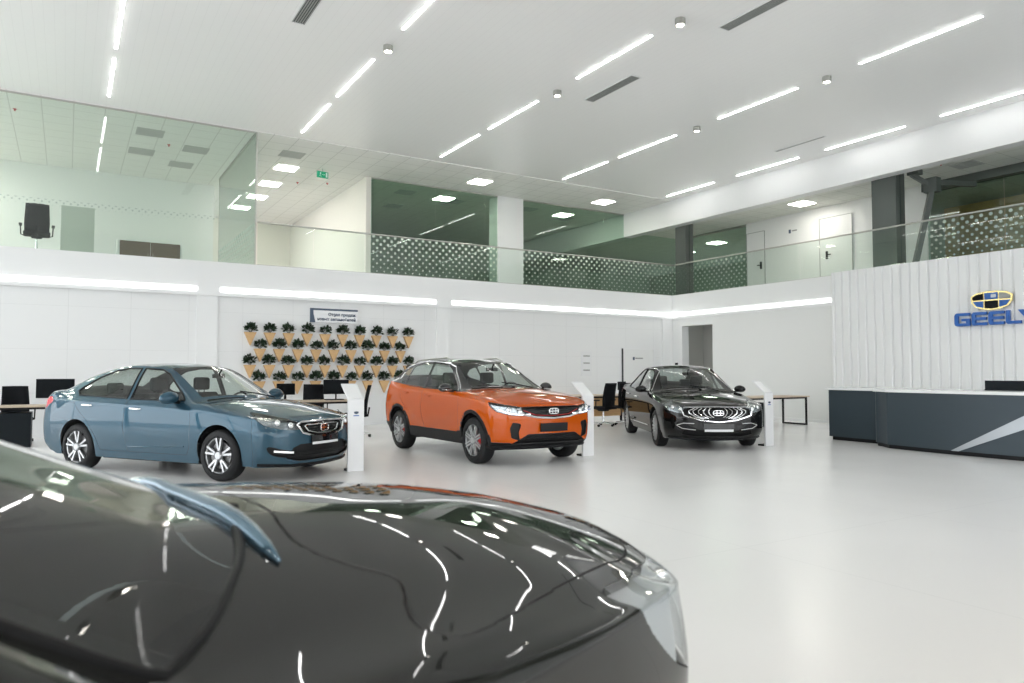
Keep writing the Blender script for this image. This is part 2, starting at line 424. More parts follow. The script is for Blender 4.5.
for X, Y, lb in ((4.77, 12.03, 'round silver ceiling spotlight above the blue car side, in the second light row'), (8.51, 8.58, 'round silver ceiling spotlight nearest the top edge of the picture'),
                 (8.55, 12.16, 'round silver ceiling spotlight beside the central air vent'), (12.65, 12.24, 'small round silver ceiling spotlight farther down the fourth light row'),
                 (12.67, 8.79, 'round silver ceiling spotlight between two long lights at the right')):
    t = thing('ceiling_spotlight', lb, 'spotlight', (X, Y, ZC), 0, 'round spotlights in the main ceiling')
    MB().lathe([(.085, 0), (.085, -.11), (.078, -.115), (.07, -.10), (.0701, -.09)], 24).build('lamp_housing', M['alu'], t, True)
    MB().lathe([(.068, -.085), (.05, -.095), (.001, -.1)], 20).build('bulb_lens', M['led_panel'], t, True)
def vent(x0, x1, y0, y1, lb, n=6):
    t = thing('ceiling_vent', lb, 'air vent', ((x0 + x1) / 2, (y0 + y1) / 2, ZC), 0, 'air vents in the main ceiling')
    hx, hy = (x1 - x0) / 2, (y1 - y0) / 2
    MB().box(-hx, hx, -hy, hy, -.006, .004).build('backing', M['vent_dark'], t)
    f = MB()
    f.box(-hx - .015, -hx + .01, -hy, hy, -.015, 0).box(hx - .01, hx + .015, -hy, hy, -.015, 0).box(-hx, hx, -hy - .015, -hy + .01, -.015, 0).box(-hx, hx, hy - .01, hy + .015, -.015, 0)
    f.build('vent_frame', M['fascia'], t)
    for k in range(n):
        xx = -hx + (k + .5) * 2 * hx / n
        MB().box(xx - hx / n * .5, xx + hx / n * .5, -hy, hy, -.014, -.004).build('slat', M['vent_grey'], t)
vent(3.05, 3.28, 10.3, 12.0, 'dark slotted air vent at the top left of the ceiling')
vent(9.31, 9.55, 10.72, 12.24, 'grey slotted air vent in the middle of the ceiling')
vent(9.26, 9.50, 6.3, 8.44, 'long grey slotted air vent at the top edge of the ceiling', 6)
vent(15.78, 15.86, 11.06, 12.51, 'narrow faint grey air vent near the right-hand beam', 2)
# panel lights, grey tiles and sprinklers on the mezzanine ceilings
def panel(x, y, z, lb, s=.3):
    t = thing('panel_light', lb, 'ceiling light', (x, y, z), 0, 'square panel lights upstairs')
    MB().box(-s, s, -s, s, -.012, .002).build('light_frame', M['fascia'], t)
    MB().box(-s + .02, s - .02, -s + .02, s - .02, -.02, -.01).build('diffuser', M['led_panel'], t)
zt = ZC - .02
for x, y, lb in ((5.19, 20.76, 'square panel light nearest the balcony rail in the upstairs corridor'), (5.22, 22.79, 'second square panel light in the upstairs corridor'),
                 (5.24, 24.7, 'third square panel light in the upstairs corridor, at the glass edge'), (5.1, 26.6, 'farthest square panel light deep in the upstairs corridor'),
                 (10.61, 19.2, 'square panel light over the walkway before the first green glass office'), (15.47, 19.3, 'square panel light over the walkway before the second glass office'),
                 (10.62, 21.7, 'square panel light inside the first green glass office'), (15.49, 21.7, 'square panel light inside the second green glass office')):
    panel(x, y, zt, lb)
zr = 6.50
for x, y, lb in ((19.0, 14.1, 'square panel light under the low ceiling, above the upstairs white doors'), (22.5, 22.5, 'square panel light behind the glass left of the corner post'),
                 (21.9, 20.2, 'square panel light behind the glass right of the corner post')):
    panel(x, y, zr, lb)
for k, (x, y) in enumerate([(-3.2, 19.8), (-5.6, 19.8), (-8.0, 19.8), (-3.2, 22.2), (-5.6, 22.2), (-8.0, 22.2)]):  # unseen panels, added only to brighten the meeting room
    panel(x, y, zt, 'added fill panel light for the meeting room, unseen beyond the left edge, %s from the glass corner' % ordn[k], .4)
for k, (x, y) in enumerate([(-6.5, -.9), (-4.1, -.9), (-1.7, -.9), (.7, -.9), (3.1, -.9), (5.5, -.9), (-.5, -6.2), (3.1, -6.2), (6.7, -6.2), (-4.1, -3.9), (-.5, -3.9), (3.1, -3.9), (6.7, -3.9), (-4.1, -6.2)]):
    t = thing('panel_light', 'square panel light in the low ceiling behind the viewer, %s of its rows' % ordn[k], 'ceiling light', (x, y, 3.35), 0, 'panel lights mirrored in the near windscreen')
    MB().box(-.3, .3, -.3, .3, -.012, .002).build('light_frame', M['fascia'], t)
    MB().box(-.28, .28, -.28, .28, -.02, -.01).build('diffuser', M['led_near'], t)
def gtile(x, y, z, sx=.3, sy=.3, lb='flat grey ceiling grille'):
    t = thing('ceiling_grille', lb, 'air vent', (x, y, z), 0, 'grey grilles upstairs')
    MB().box(-sx, sx, -sy, sy, -.008, .002).build('grille_plate', M['grille_light'], t)
    f = MB()
    for k in range(5): f.box(-sx, sx, -sy + (k + .3) * sy * .4, -sy + (k + .5) * sy * .4, -.014, -.006)
    f.build('louvres', M['grille_light'], t)
for x, y, z, lb in ((5.0, 19.4, zt, 'pale square grille in the tiled ceiling before the corridor'), (9.2, 21.6, zt, 'grey grille high in the first green office'), (11.1, 21.9, zt, 'grey grille right of the lamp in the first green office'),
                    (9.6, 23.6, zt, 'grey grille deep in the first green office'), (13.9, 21.6, zt, 'grey grille high in the second green office'), (15.9, 22.2, zt, 'grey grille beside the lamp in the second green office'),
                    (14.4, 24.0, zt, 'grey grille deep in the second green office'), (18.9, 9.3, zr, 'grey grille in the tiled ceiling at the upper right'), (20.9, 9.7, zr, 'grey grille behind the glass at the upper right'),
                    (1.6, 19.4, zt, 'grey grille nearest the glass in the meeting room ceiling'), (1.55, 21.2, zt, 'second grey grille in the meeting room ceiling'), (2.75, 20.3, zt, 'grey grille towards the corner of the meeting room ceiling'),
                    (2.6, 22.0, zt, 'farthest grey grille in the meeting room ceiling')):
    gtile(x, y, z, lb=lb)
for x, y, z, lb in ((-1.1, 19.2, zt, 'red sprinkler head at the left edge of the meeting room ceiling'), (2.1, 20.2, zt, 'red sprinkler head in the middle of the meeting room ceiling'), (5.9, 22.2, zt, 'red sprinkler head in the corridor ceiling near the exit sign'),
                    (6.7, 21.8, zt, 'red sprinkler head right of the one below the exit sign'), (18.3, 9.6, zr, 'red sprinkler head beside the diagonal brace')):
    t = thing('sprinkler', lb, 'sprinkler', (x, y, z), 0, 'red sprinkler heads upstairs')
    MB().lathe([(.04, 0), (.036, -.008), (.012, -.02), (.010, -.04)], 16).build('rosette', M['red'], t, True)
    MB().lathe([(.018, -.04), (.022, -.045), (.001, -.048)], 12).build('deflector', M['red'], t)
# exit sign
t = thing('exit_sign', 'small green exit sign hanging from the upstairs ceiling', 'exit sign', (6.1, 20.3, 6.98), math.radians(8))
MB().box(-.17, .17, -.02, .02, -.09, .09, .006).build('sign_panel', M['green_sign'], t)
f = MB(); f.ball((-.07, -.022, .045), .016, .004, .016)
f.bar((-.07, -.023, .03), (-.085, -.023, -.02), .02, .004).bar((-.085, -.023, -.02), (-.115, -.023, -.06), .014, .004).bar((-.085, -.023, -.02), (-.05, -.023, -.06), .014, .004).bar((-.1, -.023, .02), (-.04, -.023, .01), .01, .004)
f.bar((-.02, -.023, 0), (.05, -.023, 0), .014, .004).bar((.03, -.023, .025), (.055, -.023, 0), .01, .004).bar((.03, -.023, -.025), (.055, -.023, 0), .01, .004).box(.09, .14, -.025, -.02, -.065, .065)
f.build('running_figure', M['fascia'], t)
MB().bar((0, 0, .09), (0, 0, .2), .02).build('bracket', M['alu'], t)

# glass balustrade along both balcony edges
def balustrade(name, axis, pos, a, b, n, lb):
    t = thing(name, lb, 'balustrade', ((a, pos, ZM) if axis == 'x' else (pos, a, ZM)), 0 if axis == 'x' else PI / 2)
    L = b - a
    for k in range(n):
        x0, x1 = L * k / n + .008, L * (k + 1) / n - .008
        y = 0
        MB().box(x0, x1, -.006, .006, -.02, 1.02).build('glass_panel', M['glass_rail'], t)
    MB().tube([(0, 0, 1.04), (L, 0, 1.04)], .022, 10).build('handrail', M['alu'], t, True)
    MB().box(0, L, -.03, .03, -.03, .02).build('base_rail', M['alu'], t)
balustrade('glass_balustrade', 'x', YA + .04, 3.85, XB + .05, 10, 'glass balustrade with thin metal handrail along the left balcony edge')
balustrade('glass_balustrade', 'y', XB + .08, 3.0, YA + .04, 9, 'glass balustrade with thin metal handrail along the right balcony edge')
# glazed meeting room on the left
t = thing('glass_partition', 'tall clear glass wall of the upstairs meeting room at the left', 'glass partition', (0, 0, 0))
for a, b in ((XL + .2, -4.6), (-4.58, .0 - 1.4), (-1.38, 3.8)):
    MB().box(a, b, YA + .03, YA + .042, ZM, ZC - .02).build('glass_panel', M['glass_box'], t)
MB().box(3.79, 3.802, YA + .04, 23.0, ZM, ZC - .02).build('glass_panel', M['glass_box_y'], t)
MB().box(3.77, 3.82, YA + .03, 23.0, ZC - .06, ZC - .02).box(3.785, 3.815, YA + .02, YA + .06, ZM, ZC - .02).box(3.785, 3.81, 22.97, 23.0, ZM, ZC).box(XL, 3.8, YA + .02, YA + .05, ZC - .05, ZC - .02).build('channel', M['alu'], t)
# green office fronts
t = thing('glass_partition', 'green tinted glass office front with dotted film, left of the white column', 'glass partition', (0, 0, 0))
for a, b in ((7.62, 9.72), (9.73, 11.5), (11.51, 11.96)):
    MB().box(a, b, 20.47, 20.482, ZM, ZC - .02).build('glass_panel', M['glass_office'], t)
MB().box(7.6, 11.97, 20.455, 20.5, ZC - .06, ZC - .02).build('channel', M['alu'], t)
t = thing('glass_partition', 'green tinted glass office front with dotted film, right of the white column', 'glass partition', (0, 0, 0))
for a, b in ((12.96, 14.1), (14.11, 15.3), (15.31, 16.4), (16.41, XB)):
    MB().box(a, b, 20.47, 20.482, ZM, ZC - .02).build('glass_panel', M['glass_office'], t)
for a, b in ((XB + .01, 18.6), (18.61, 20.0)):
    MB().box(a, b, 20.47, 20.482, ZM, 6.5).build('glass_panel', M['glass_office'], t)
MB().box(12.95, XB, 20.455, 20.5, ZC - .06, ZC - .02).build('channel', M['alu'], t)
t = thing('glass_partition', 'green dotted glass panels upstairs between corner post and white wall', 'glass partition', (0, 0, 0))
for a, b in ((17.12, 18.1), (18.11, 19.3), (19.31, 20.46)):
    MB().box(20.05, 20.062, a, b, ZM, 6.5).build('glass_panel', M['glass_office_y'], t)
MB().box(20.03, 20.08, 17.1, 20.47, 6.42, 6.48).build('channel', M['alu'], t)
t = thing('glass_partition', 'large green dotted glass office front above the reception wall', 'glass partition', (0, 0, 0))
for a, b in ((9.0, 10.9), (7.0, 8.98), (5.0, 6.98)):
    MB().box(20.05, 20.062, a, b, ZM, 6.3).build('glass_panel', M['glass_office_y'], t)
MB().box(20.02, 20.1, 5.0, 10.9, ZM, ZM + .05).build('channel', M['alu'], t)
sbox('trim_10', 'steel_grey', 19.85, 20.15, 5.0, 10.95, 6.28, 6.5)
# rooms behind: cream curtain wall and cabinet seen through the far right glass
sbox('wall_office_partition', 'wood', 23.0, 23.1, 9.0, 12.0, ZM - .03, 6.4)
# steel posts
def post(x0, x1, y0, y1, lb):
    t = thing('steel_post', lb, 'column', ((x0 + x1) / 2, (y0 + y1) / 2, ZM), 0, 'steel posts along the balcony')
    hx, hy = (x1 - x0) / 2, (y1 - y0) / 2; h = 6.49 - ZM
    MB().box(-hx, hx, -hy, -hy + .03, -.03, h).box(-hx, hx, hy - .03, hy, -.03, h).build('flange', M['steel_grey'], t)
    MB().box(-.02, .02, -hy, hy, -.03, h).build('web', M['steel_dark'], t)
    MB().box(-hx, -hx + .02, -hy + .03, hy - .03, -.03, h).build('cover_plate', M['steel_grey'], t)
post(17.72, 18.08, 17.72, 18.2, 'dark grey steel post at the inner corner of the balcony')
post(17.72, 18.12, 10.42, 11.06, 'dark grey steel post on the right balcony beside a diagonal brace')
t = thing('diagonal_brace', 'grey steel brace with box joint leaning right of the right-hand post', 'brace', (0, 0, 0))
J = Vector((18.6, 9.98, 6.05))
MB().bar((18.25, 10.30, ZM), J, .16, .12).build('lower_strut', M['steel_grey'], t)
MB().bar((18.28, 10.33, 6.4), J, .13, .1).build('upper_strut', M['steel_grey'], t)
MB().box(J.x - .12, J.x + .12, J.y - .16, J.y + .16, J.z - .15, J.z + .22, .01).build('joint_box', M['steel_grey'], t)
MB().box(18.16, 18.4, 10.1, 10.38, 6.36, 6.49, .01).build('head_plate', M['steel_grey'], t)
MB().bar((J.x + .05, J.y, J.z + .12), (19.9, 9.6, 6.2), .12, .12).build('tie_strut', M['steel_grey'], t)
# upstairs doors on the right-hand wall
def mdoor(i, y0, y1, hy):
    d = struct(MB().box(19.965, 20.0, y0, y1, ZM, ZM + 2.2).build('door_%d' % i, M['door_white']))
    MB().box(19.955, 19.97, y0 - .012, y0 + .006, ZM, ZM + 2.2).box(19.955, 19.97, y1 - .006, y1 + .012, ZM, ZM + 2.2).box(19.955, 19.97, y0, y1, ZM + 2.19, ZM + 2.205).build('door_joint', M['vent_grey'], d)
    MB().box(19.93, 19.965, hy - .03, hy + .03, ZM + .92, ZM + 1.16).bar((19.93, hy, ZM + 1.05), (19.93, hy + (.14 if hy < (y0 + y1) / 2 else -.14), ZM + 1.05), .03).build('door_handle', M['black_plastic'], d)
mdoor(2, 16.3, 17.05, 16.45); mdoor(3, 13.1, 14.2, 14.0 - .05)
t = thing('wall_sign', 'tiny dark and grey sign on the white upstairs wall between two doors', 'sign', (19.96, 15.3, 5.93), -PI / 2)
MB().box(-.03, .05, -.005, .005, -.06, .06).build('sign_mark', M['text_dark'], t)
MB().box(.09, .28, -.005, .002, -.015, .03).build('faint_lettering', M['vent_grey'], t)
# ground-floor door and notices on the back wall
d = struct(MB().box(15.2, 16.5, YA - .0, YA + .04, 0, 2.1).build('door_1', M['door_white']))
MB().box(15.165, 15.195, YA - .02, YA + .03, 0, 2.12).build('door_joint', M['vent_dark'], d)
MB().box(15.19, 16.52, YA - .015, YA + .03, 2.1, 2.13).box(16.5, 16.53, YA - .015, YA + .03, 0, 2.1).build('door_frame', M['fascia'], d)
t = thing('door_sign', 'tiny black and grey sign on the white ground-floor door', 'sign', (15.6, YA - .012, 1.8), 0)
MB().box(0, .07, -.004, .004, -.05, .05).build('sign_mark', M['text_dark'], t)
MB().box(.1, .42, -.004, .002, -.01, .03).build('faint_lettering', M['vent_grey'], t)
t = thing('info_board', 'white notice with three dark lines, on the back wall right of the orange car', 'notice', (13.74, YA + .02, 1.62), 0)
MB().box(-.2, .2, -.01, .01, -.38, .38).build('board', M['white_gloss'], t)
for k in range(3): MB().box(-.12, .12, -.016, -.009, .22 - k * .22, .26 - k * .22).build('text_line', M['vent_grey'], t)
t = thing('intercom', 'small white intercom with black screen beside the wall opening', 'intercom', (XB - .005, 17.78, 1.55), 0)
MB().box(-.03, 0, -.09, .09, -.15, .15, .006).build('housing', M['fascia'], t)
MB().box(-.034, -.028, -.07, .07, .03, .12).build('screen', M['screen'], t)
# white batten wall behind the reception desk
XR = 16.98; y0, y1 = 2.0, 11.78
t = thing('batten_wall', 'tall white wall of vertical battens behind the reception desk', 'wall panelling', (XR, 0, 0))
MB().box(.02, .36, y0, y1, 0, ZM + .02).build('backing_board', M['fascia'], t)
b = MB(); y = y0
random.seed(3)
def batten(ya, yb, z0_, z1_, dep):
    b.prism([(ya, 0), (ya + .03, dep), (yb - .045, dep), (yb, 0)], z1_ - z0_, lambda u, v, w_: Vector((.02 - v, u, z0_ + w_)))
while y < y1 - .05:
    wv = .22; ye = min(y + wv, y1); dep = .030 + .012 * random.random()
    if random.random() < .45:      # this batten is jointed at a random height
        brk = .9 + random.random() * 1.1
        batten(y, ye, 0, brk, dep); batten(y, ye, brk + .004, ZM + .02, .030 + .012 * random.random())
    else: batten(y, ye, 0, ZM + .02, dep)
    y += wv
b.build('battens', M['fascia'], t)
# emblem and lettering
def fr(u, v, w_): return Vector((XR - .07 - w_, 8.64 - u, v))
t = thing('wall_lettering', 'large blue raised company lettering on the white batten wall', 'sign', (XR - .07, 8.0, 2.5), 0)
def letter(pts, u0, wd, z0, ht, inner=None):
    P = [(u0 + a * wd, z0 + b_ * ht) for a, b_ in pts]
    off = Vector((XR - .07, 8.0, 2.5))
    MB().prism(P, .05, lambda u, v, w_: fr(u, v, w_) - off).build('letter', M['sign_blue'], t)
G = [(.16, 0), (.98, 0), (.98, .56), (.45, .56), (.45, .38), (.74, .38), (.74, .22), (.27, .22), (.25, .26), (.25, .74), (.28, .78), (.98, .78), (.98, 1), (.16, 1), (.05, .93), (0, .8), (0, .2), (.05, .07)]
E_ = [(.12, 0), (1, 0), (1, .22), (.26, .22), (.26, .39), (.96, .39), (.96, .61), (.26, .61), (.26, .78), (1, .78), (1, 1), (.12, 1), (.0, .86), (0, .14)]
L_ = [(.12, 0), (1, 0), (1, .22), (.26, .22), (.26, 1), (0, 1), (0, .14)]
Y_ = [(.37, 0), (.63, 0), (.63, .36), (1, 1), (.72, 1), (.5, .6), (.28, 1), (0, 1), (.37, .36)]
z0, ht = 2.37, .29
letter(G, 0, .33, z0, ht); letter(E_, .36, .31, z0, ht); letter(E_, .70, .31, z0, ht); letter(L_, 1.04, .29, z0, ht); letter(Y_, 1.27, .38, z0, ht)
t = thing('wall_emblem', 'gold rimmed shield emblem of blue and black fields on the batten wall', 'emblem', (XR - .07, 7.88, 2.9), 0)
off = Vector((XR - .07, 7.88, 2.9))
def fe(u, v, w_): return Vector((XR - .07 - w_, 7.88 - u, 2.9 + v)) - off
out = [(-.42, .10), (-.30, .17), (-.1, .20), (.1, .20), (.30, .17), (.42, .10), (.40, -.04), (.33, -.13), (.18, -.19), (0, -.215), (-.18, -.19), (-.33, -.13), (-.40, -.04)]
MB().prism(out, .03, fe).build('gold_shield', M['gold'], t)
def cellp(pts, m): MB().prism(pts, .045, fe).build('field', M[m], t)
cellp([(-.375, .085), (-.29, .135), (-.16, .155), (-.16, .02), (-.37, .015)], 'screen')
cellp([(-.13, .16), (.13, .16), (.13, .02), (-.13, .02)], 'sign_blue')
cellp([(.16, .155), (.29, .135), (.375, .085), (.37, .015), (.16, .02)], 'vent_grey')
cellp([(-.365, -.015), (-.16, -.012), (-.16, -.155), (-.30, -.115)], 'sign_blue')
cellp([(-.13, -.012), (.13, -.012), (.13, -.165), (0, -.18), (-.13, -.165)], 'screen')
cellp([(.365, -.015), (.16, -.012), (.16, -.155), (.30, -.115)], 'sign_blue')
MB().prism([(.0, .055), (.10, .055), (.10, .125), (.0, .125)], .048, fe).build('highlight_tile', M['silver'], t)
# ------------------------------------------------------------------ cars
def _slopes(Y):
    d = Y[1:] - Y[:-1]
    m = np.zeros_like(Y); a, b = d[:-1], d[1:]
    same = (a * b) > 0
    hm = np.where(same, 2 * a * b / np.where(np.abs(a + b) < 1e-12, 1, a + b), 0)
    m[1:-1] = hm; m[0] = d[0]; m[-1] = d[-1]
    return m, d
def spline(Y, n, sharp=None):
    """Y (K, ...) -> monotone cubic through the K rows, n steps per interval; sharp[k] (same shape as Y) 0..1 breaks the slope"""
    m, d = _slopes(Y); mL, mR = m.copy(), m.copy()
    if sharp is not None:
        mR[:-1] = mR[:-1] * (1 - sharp[:-1]) + d * sharp[:-1]
        mL[1:] = mL[1:] * (1 - sharp[1:]) + d * sharp[1:]
    out = []
    for k in range(len(Y) - 1):
        for i in range(n):
            t = i / n; h00 = 2 * t**3 - 3 * t**2 + 1; h10 = t**3 - 2 * t**2 + t; h01 = -2 * t**3 + 3 * t**2; h11 = t**3 - t**2
            out.append(h00 * Y[k] + h10 * mR[k] + h01 * Y[k + 1] + h11 * mL[k + 1])
    out.append(Y[-1]); return np.array(out)
def interp(keys, x):
    ks = sorted(keys); return float(np.interp(x, [k[0] for k in ks], [k[1] for k in ks]))
class Prof:
    """smooth z(x) through keys"""
    def __init__(s, keys):
        ks = sorted(keys); s.x = np.array([k[0] for k in ks]); s.y = np.array([k[1] for k in ks])
        h = np.diff(s.x); d = np.diff(s.y) / h; m = np.zeros(len(ks)); m[0], m[-1] = d[0], d[-1]
        for i in range(1, len(ks) - 1):
            if d[i - 1] * d[i] > 0:
                w1, w2 = 2 * h[i] + h[i - 1], h[i] + 2 * h[i - 1]; m[i] = (w1 + w2) / (w1 / d[i - 1] + w2 / d[i])
        s.m = m
    def __call__(s, x):
        x = min(max(x, s.x[0]), s.x[-1]); i = min(max(int(np.searchsorted(s.x, x)) - 1, 0), len(s.x) - 2)
        h = s.x[i + 1] - s.x[i]; t = (x - s.x[i]) / h
        return float((2*t**3-3*t**2+1)*s.y[i] + (t**3-2*t**2+t)*h*s.m[i] + (-2*t**3+3*t**2)*s.y[i+1] + (t**3-t**2)*h*s.m[i+1])

NS, NR = 10, 7
def car_grid(P):
    """rows: 0 sill edge, 1 lower flank, 2 widest, 3 shoulder, 4 belt / hood edge, 5 roof rail / hood crease, 6, 7 centre line"""
    W, xf, xr = P['W'], P['xf'], P['xr']
    hood, deck = Prof(P['hood']), Prof(P['deck'])
    T = np.zeros((16, 8, 3))
    zr0, zr1, zr2 = P['rowz']
    sh = Prof(P['shoulder']); bl = Prof(P['belt'])
    def crown(x, y, c): return c * (abs(y) / W) ** 2.3
    cx = P['cx']
    # front
    for k, (bx, by) in enumerate(P['plan_f']):
        e = P['fdx']; y = by * W
        T[k, 0] = (xf + bx + e[0], y * .93, P['fz'][0]); T[k, 1] = (xf + bx + e[1], y * .985, P['fz'][1]); T[k, 2] = (xf + bx + e[2], y, P['fz'][2])
        T[k, 3] = (xf + bx + e[3], y * .985, P['fz'][3] + P.get('lip_rise', .0) * k / 3)
        p4 = (xf + bx * 1.0 + e[4], y * .93)
        c = cx[k]
        z4 = max(hood(p4[0]) - crown(p4[0], p4[1], P['crown']), P['fz'][3] + .02)
        T[k, 4] = (p4[0], p4[1], z4)
        for r, fr_ in ((5, .33), (6, .68), (7, 1.0)):
            x = p4[0] + (c - p4[0]) * fr_; yy = p4[1] * (1 - fr_)
            T[k, r] = (x, yy, hood(x) - crown(x, yy, P['crown']))
    # flanks
    for i, x in enumerate(P['xs']):
        k = 4 + i; wv = W + P['wd'][i]
        T[k, 0] = (x, wv - P['tuck0'], zr0); T[k, 1] = (x, wv - .03, zr1); T[k, 2] = (x, wv, zr2)
        T[k, 3] = (x, wv - P['sh_in'][i], sh(x))
    # hood side stations 4,5,6
    for i, (x4, y4, x5, y5) in enumerate(P['hood_edge']):
        k = 4 + i; c = cx[k]
        T[k, 4] = (x4, y4, hood(x4) - crown(x4, y4, P['crown']) if i < 2 else P['cowl_z4'])
        T[k, 5] = (x5, y5, hood(x5) - crown(x5, y5, P['crown']))
        x6 = x5 + (c - x5) * .55; T[k, 6] = (x6, y5 * .45, hood(x6) - crown(x6, y5 * .45, P['crown']))
        T[k, 7] = (c, 0, hood(c))
    # cabin stations 7..12 : belt x,y ; rail x,y,z ; centre x,z
    for i, (x4, y4, x5, y5, z5, x7, z7) in enumerate(P['cabin']):
        k = 7 + i
        T[k, 4] = (x4, y4, bl(x4)); T[k, 5] = (x5, y5, z5); T[k, 7] = (x7, 0, z7)
        T[k, 6] = (x5 + (x7 - x5) * .6, y5 * .52, z7 - (z7 - z5) * .30)
    # rear corner + tail
    for i, (bx, by) in enumerate(P['plan_r']):
        k = 13 + i; y = by * W; e = P['rdx']; z = P['rz']
        T[k, 0] = (xr + bx + e[0], y * .93, z[0]); T[k, 1] = (xr + bx + e[1], y * .985, z[1]); T[k, 2] = (xr + bx + e[2], y, z[2]); T[k, 3] = (xr + bx + e[3], y * .97, z[3])
        T[k, 4] = (xr + bx + e[4], y * .90, z[4])
        c, cz = P['rcx'][i]
        for r, fr_ in ((5, .33), (6, .68), (7, 1.0)):
            T[k, r] = (T[k, 4, 0] + (c - T[k, 4, 0]) * fr_, y * .90 * (1 - fr_), z[4] + (cz - z[4]) * (1 - (1 - fr_) ** 2))
    for fn in P.get('tweak', []): fn(T)
    flip = np.array([1, -1, 1])
    ext = np.concatenate([T[1:2] * flip, T, T[14:15] * flip], 0)
    sx = np.zeros_like(ext)
    for k, amt in ((6, .9), (7, .35), (P.get('rw0', 10), .3), (P.get('rw1', 12), .6)):
        sx[k + 1, 5:8] = amt
    up = spline(ext, NS, sx)[NS:-NS]
    R = np.swapaxes(up, 0, 1)                    # rows first
    R = np.concatenate([R, R[6:7] * flip], 0)
    n = R.shape[1]; ss = np.linspace(0, 15, n)
    sr = np.zeros_like(R)
    cab = np.clip(np.minimum(ss - 5.8, 12.6 - ss) / .5, 0, 1)
    sr[4] = (.85 * cab)[:, None]; sr[3] = .35; sr[5] = (.30 * cab)[:, None]
    rr = spline(R, NR, sr)[:-NR]
    return np.swapaxes(rr, 0, 1), T              # (15*NS+1, 7*NR+1, 3)

def pip(pt, poly):
    x, y = pt; c = False; n = len(poly); j = n - 1
    for i in range(n):
        xi, yi = poly[i]; xj, yj = poly[j]
        if (yi > y) != (yj > y) and x < (xj - xi) * (y - yi) / (yj - yi) + xi: c = not c
        j = i
    return c
def near(pt, poly, closed=True):
    best = 1e9; bp = pt; p = Vector(pt)
    for i in range(len(poly) if closed else len(poly) - 1):
        a = Vector(poly[i]); b = Vector(poly[(i + 1) % len(poly)]); ab = b - a
        t = max(0, min(1, (p - a).dot(ab) / max(ab.length_squared, 1e-12))); q = a + ab * t
        d = (p - q).length
        if d < best: best, bp = d, q
    return bp, best
def smooth_poly(pts, n=6):
    """closed Catmull-Rom through the points"""
    K = len(pts); out = []
    for i in range(K):
        p0, p1, p2, p3 = [Vector(pts[(i + k) % K]) for k in (-1, 0, 1, 2)]
        for j in range(n):
            t = j / n
            out.append(tuple(.5 * ((2 * p1) + (p2 - p0) * t + (2 * p0 - 5 * p1 + 4 * p2 - p3) * t * t + (3 * p1 - p0 - 3 * p2 + p3) * t ** 3)))
    return out
def circle(cx, cy, r, n=48): return [(cx + r * math.cos(2 * PI * i / n), cy + r * math.sin(2 * PI * i / n)) for i in range(n)]

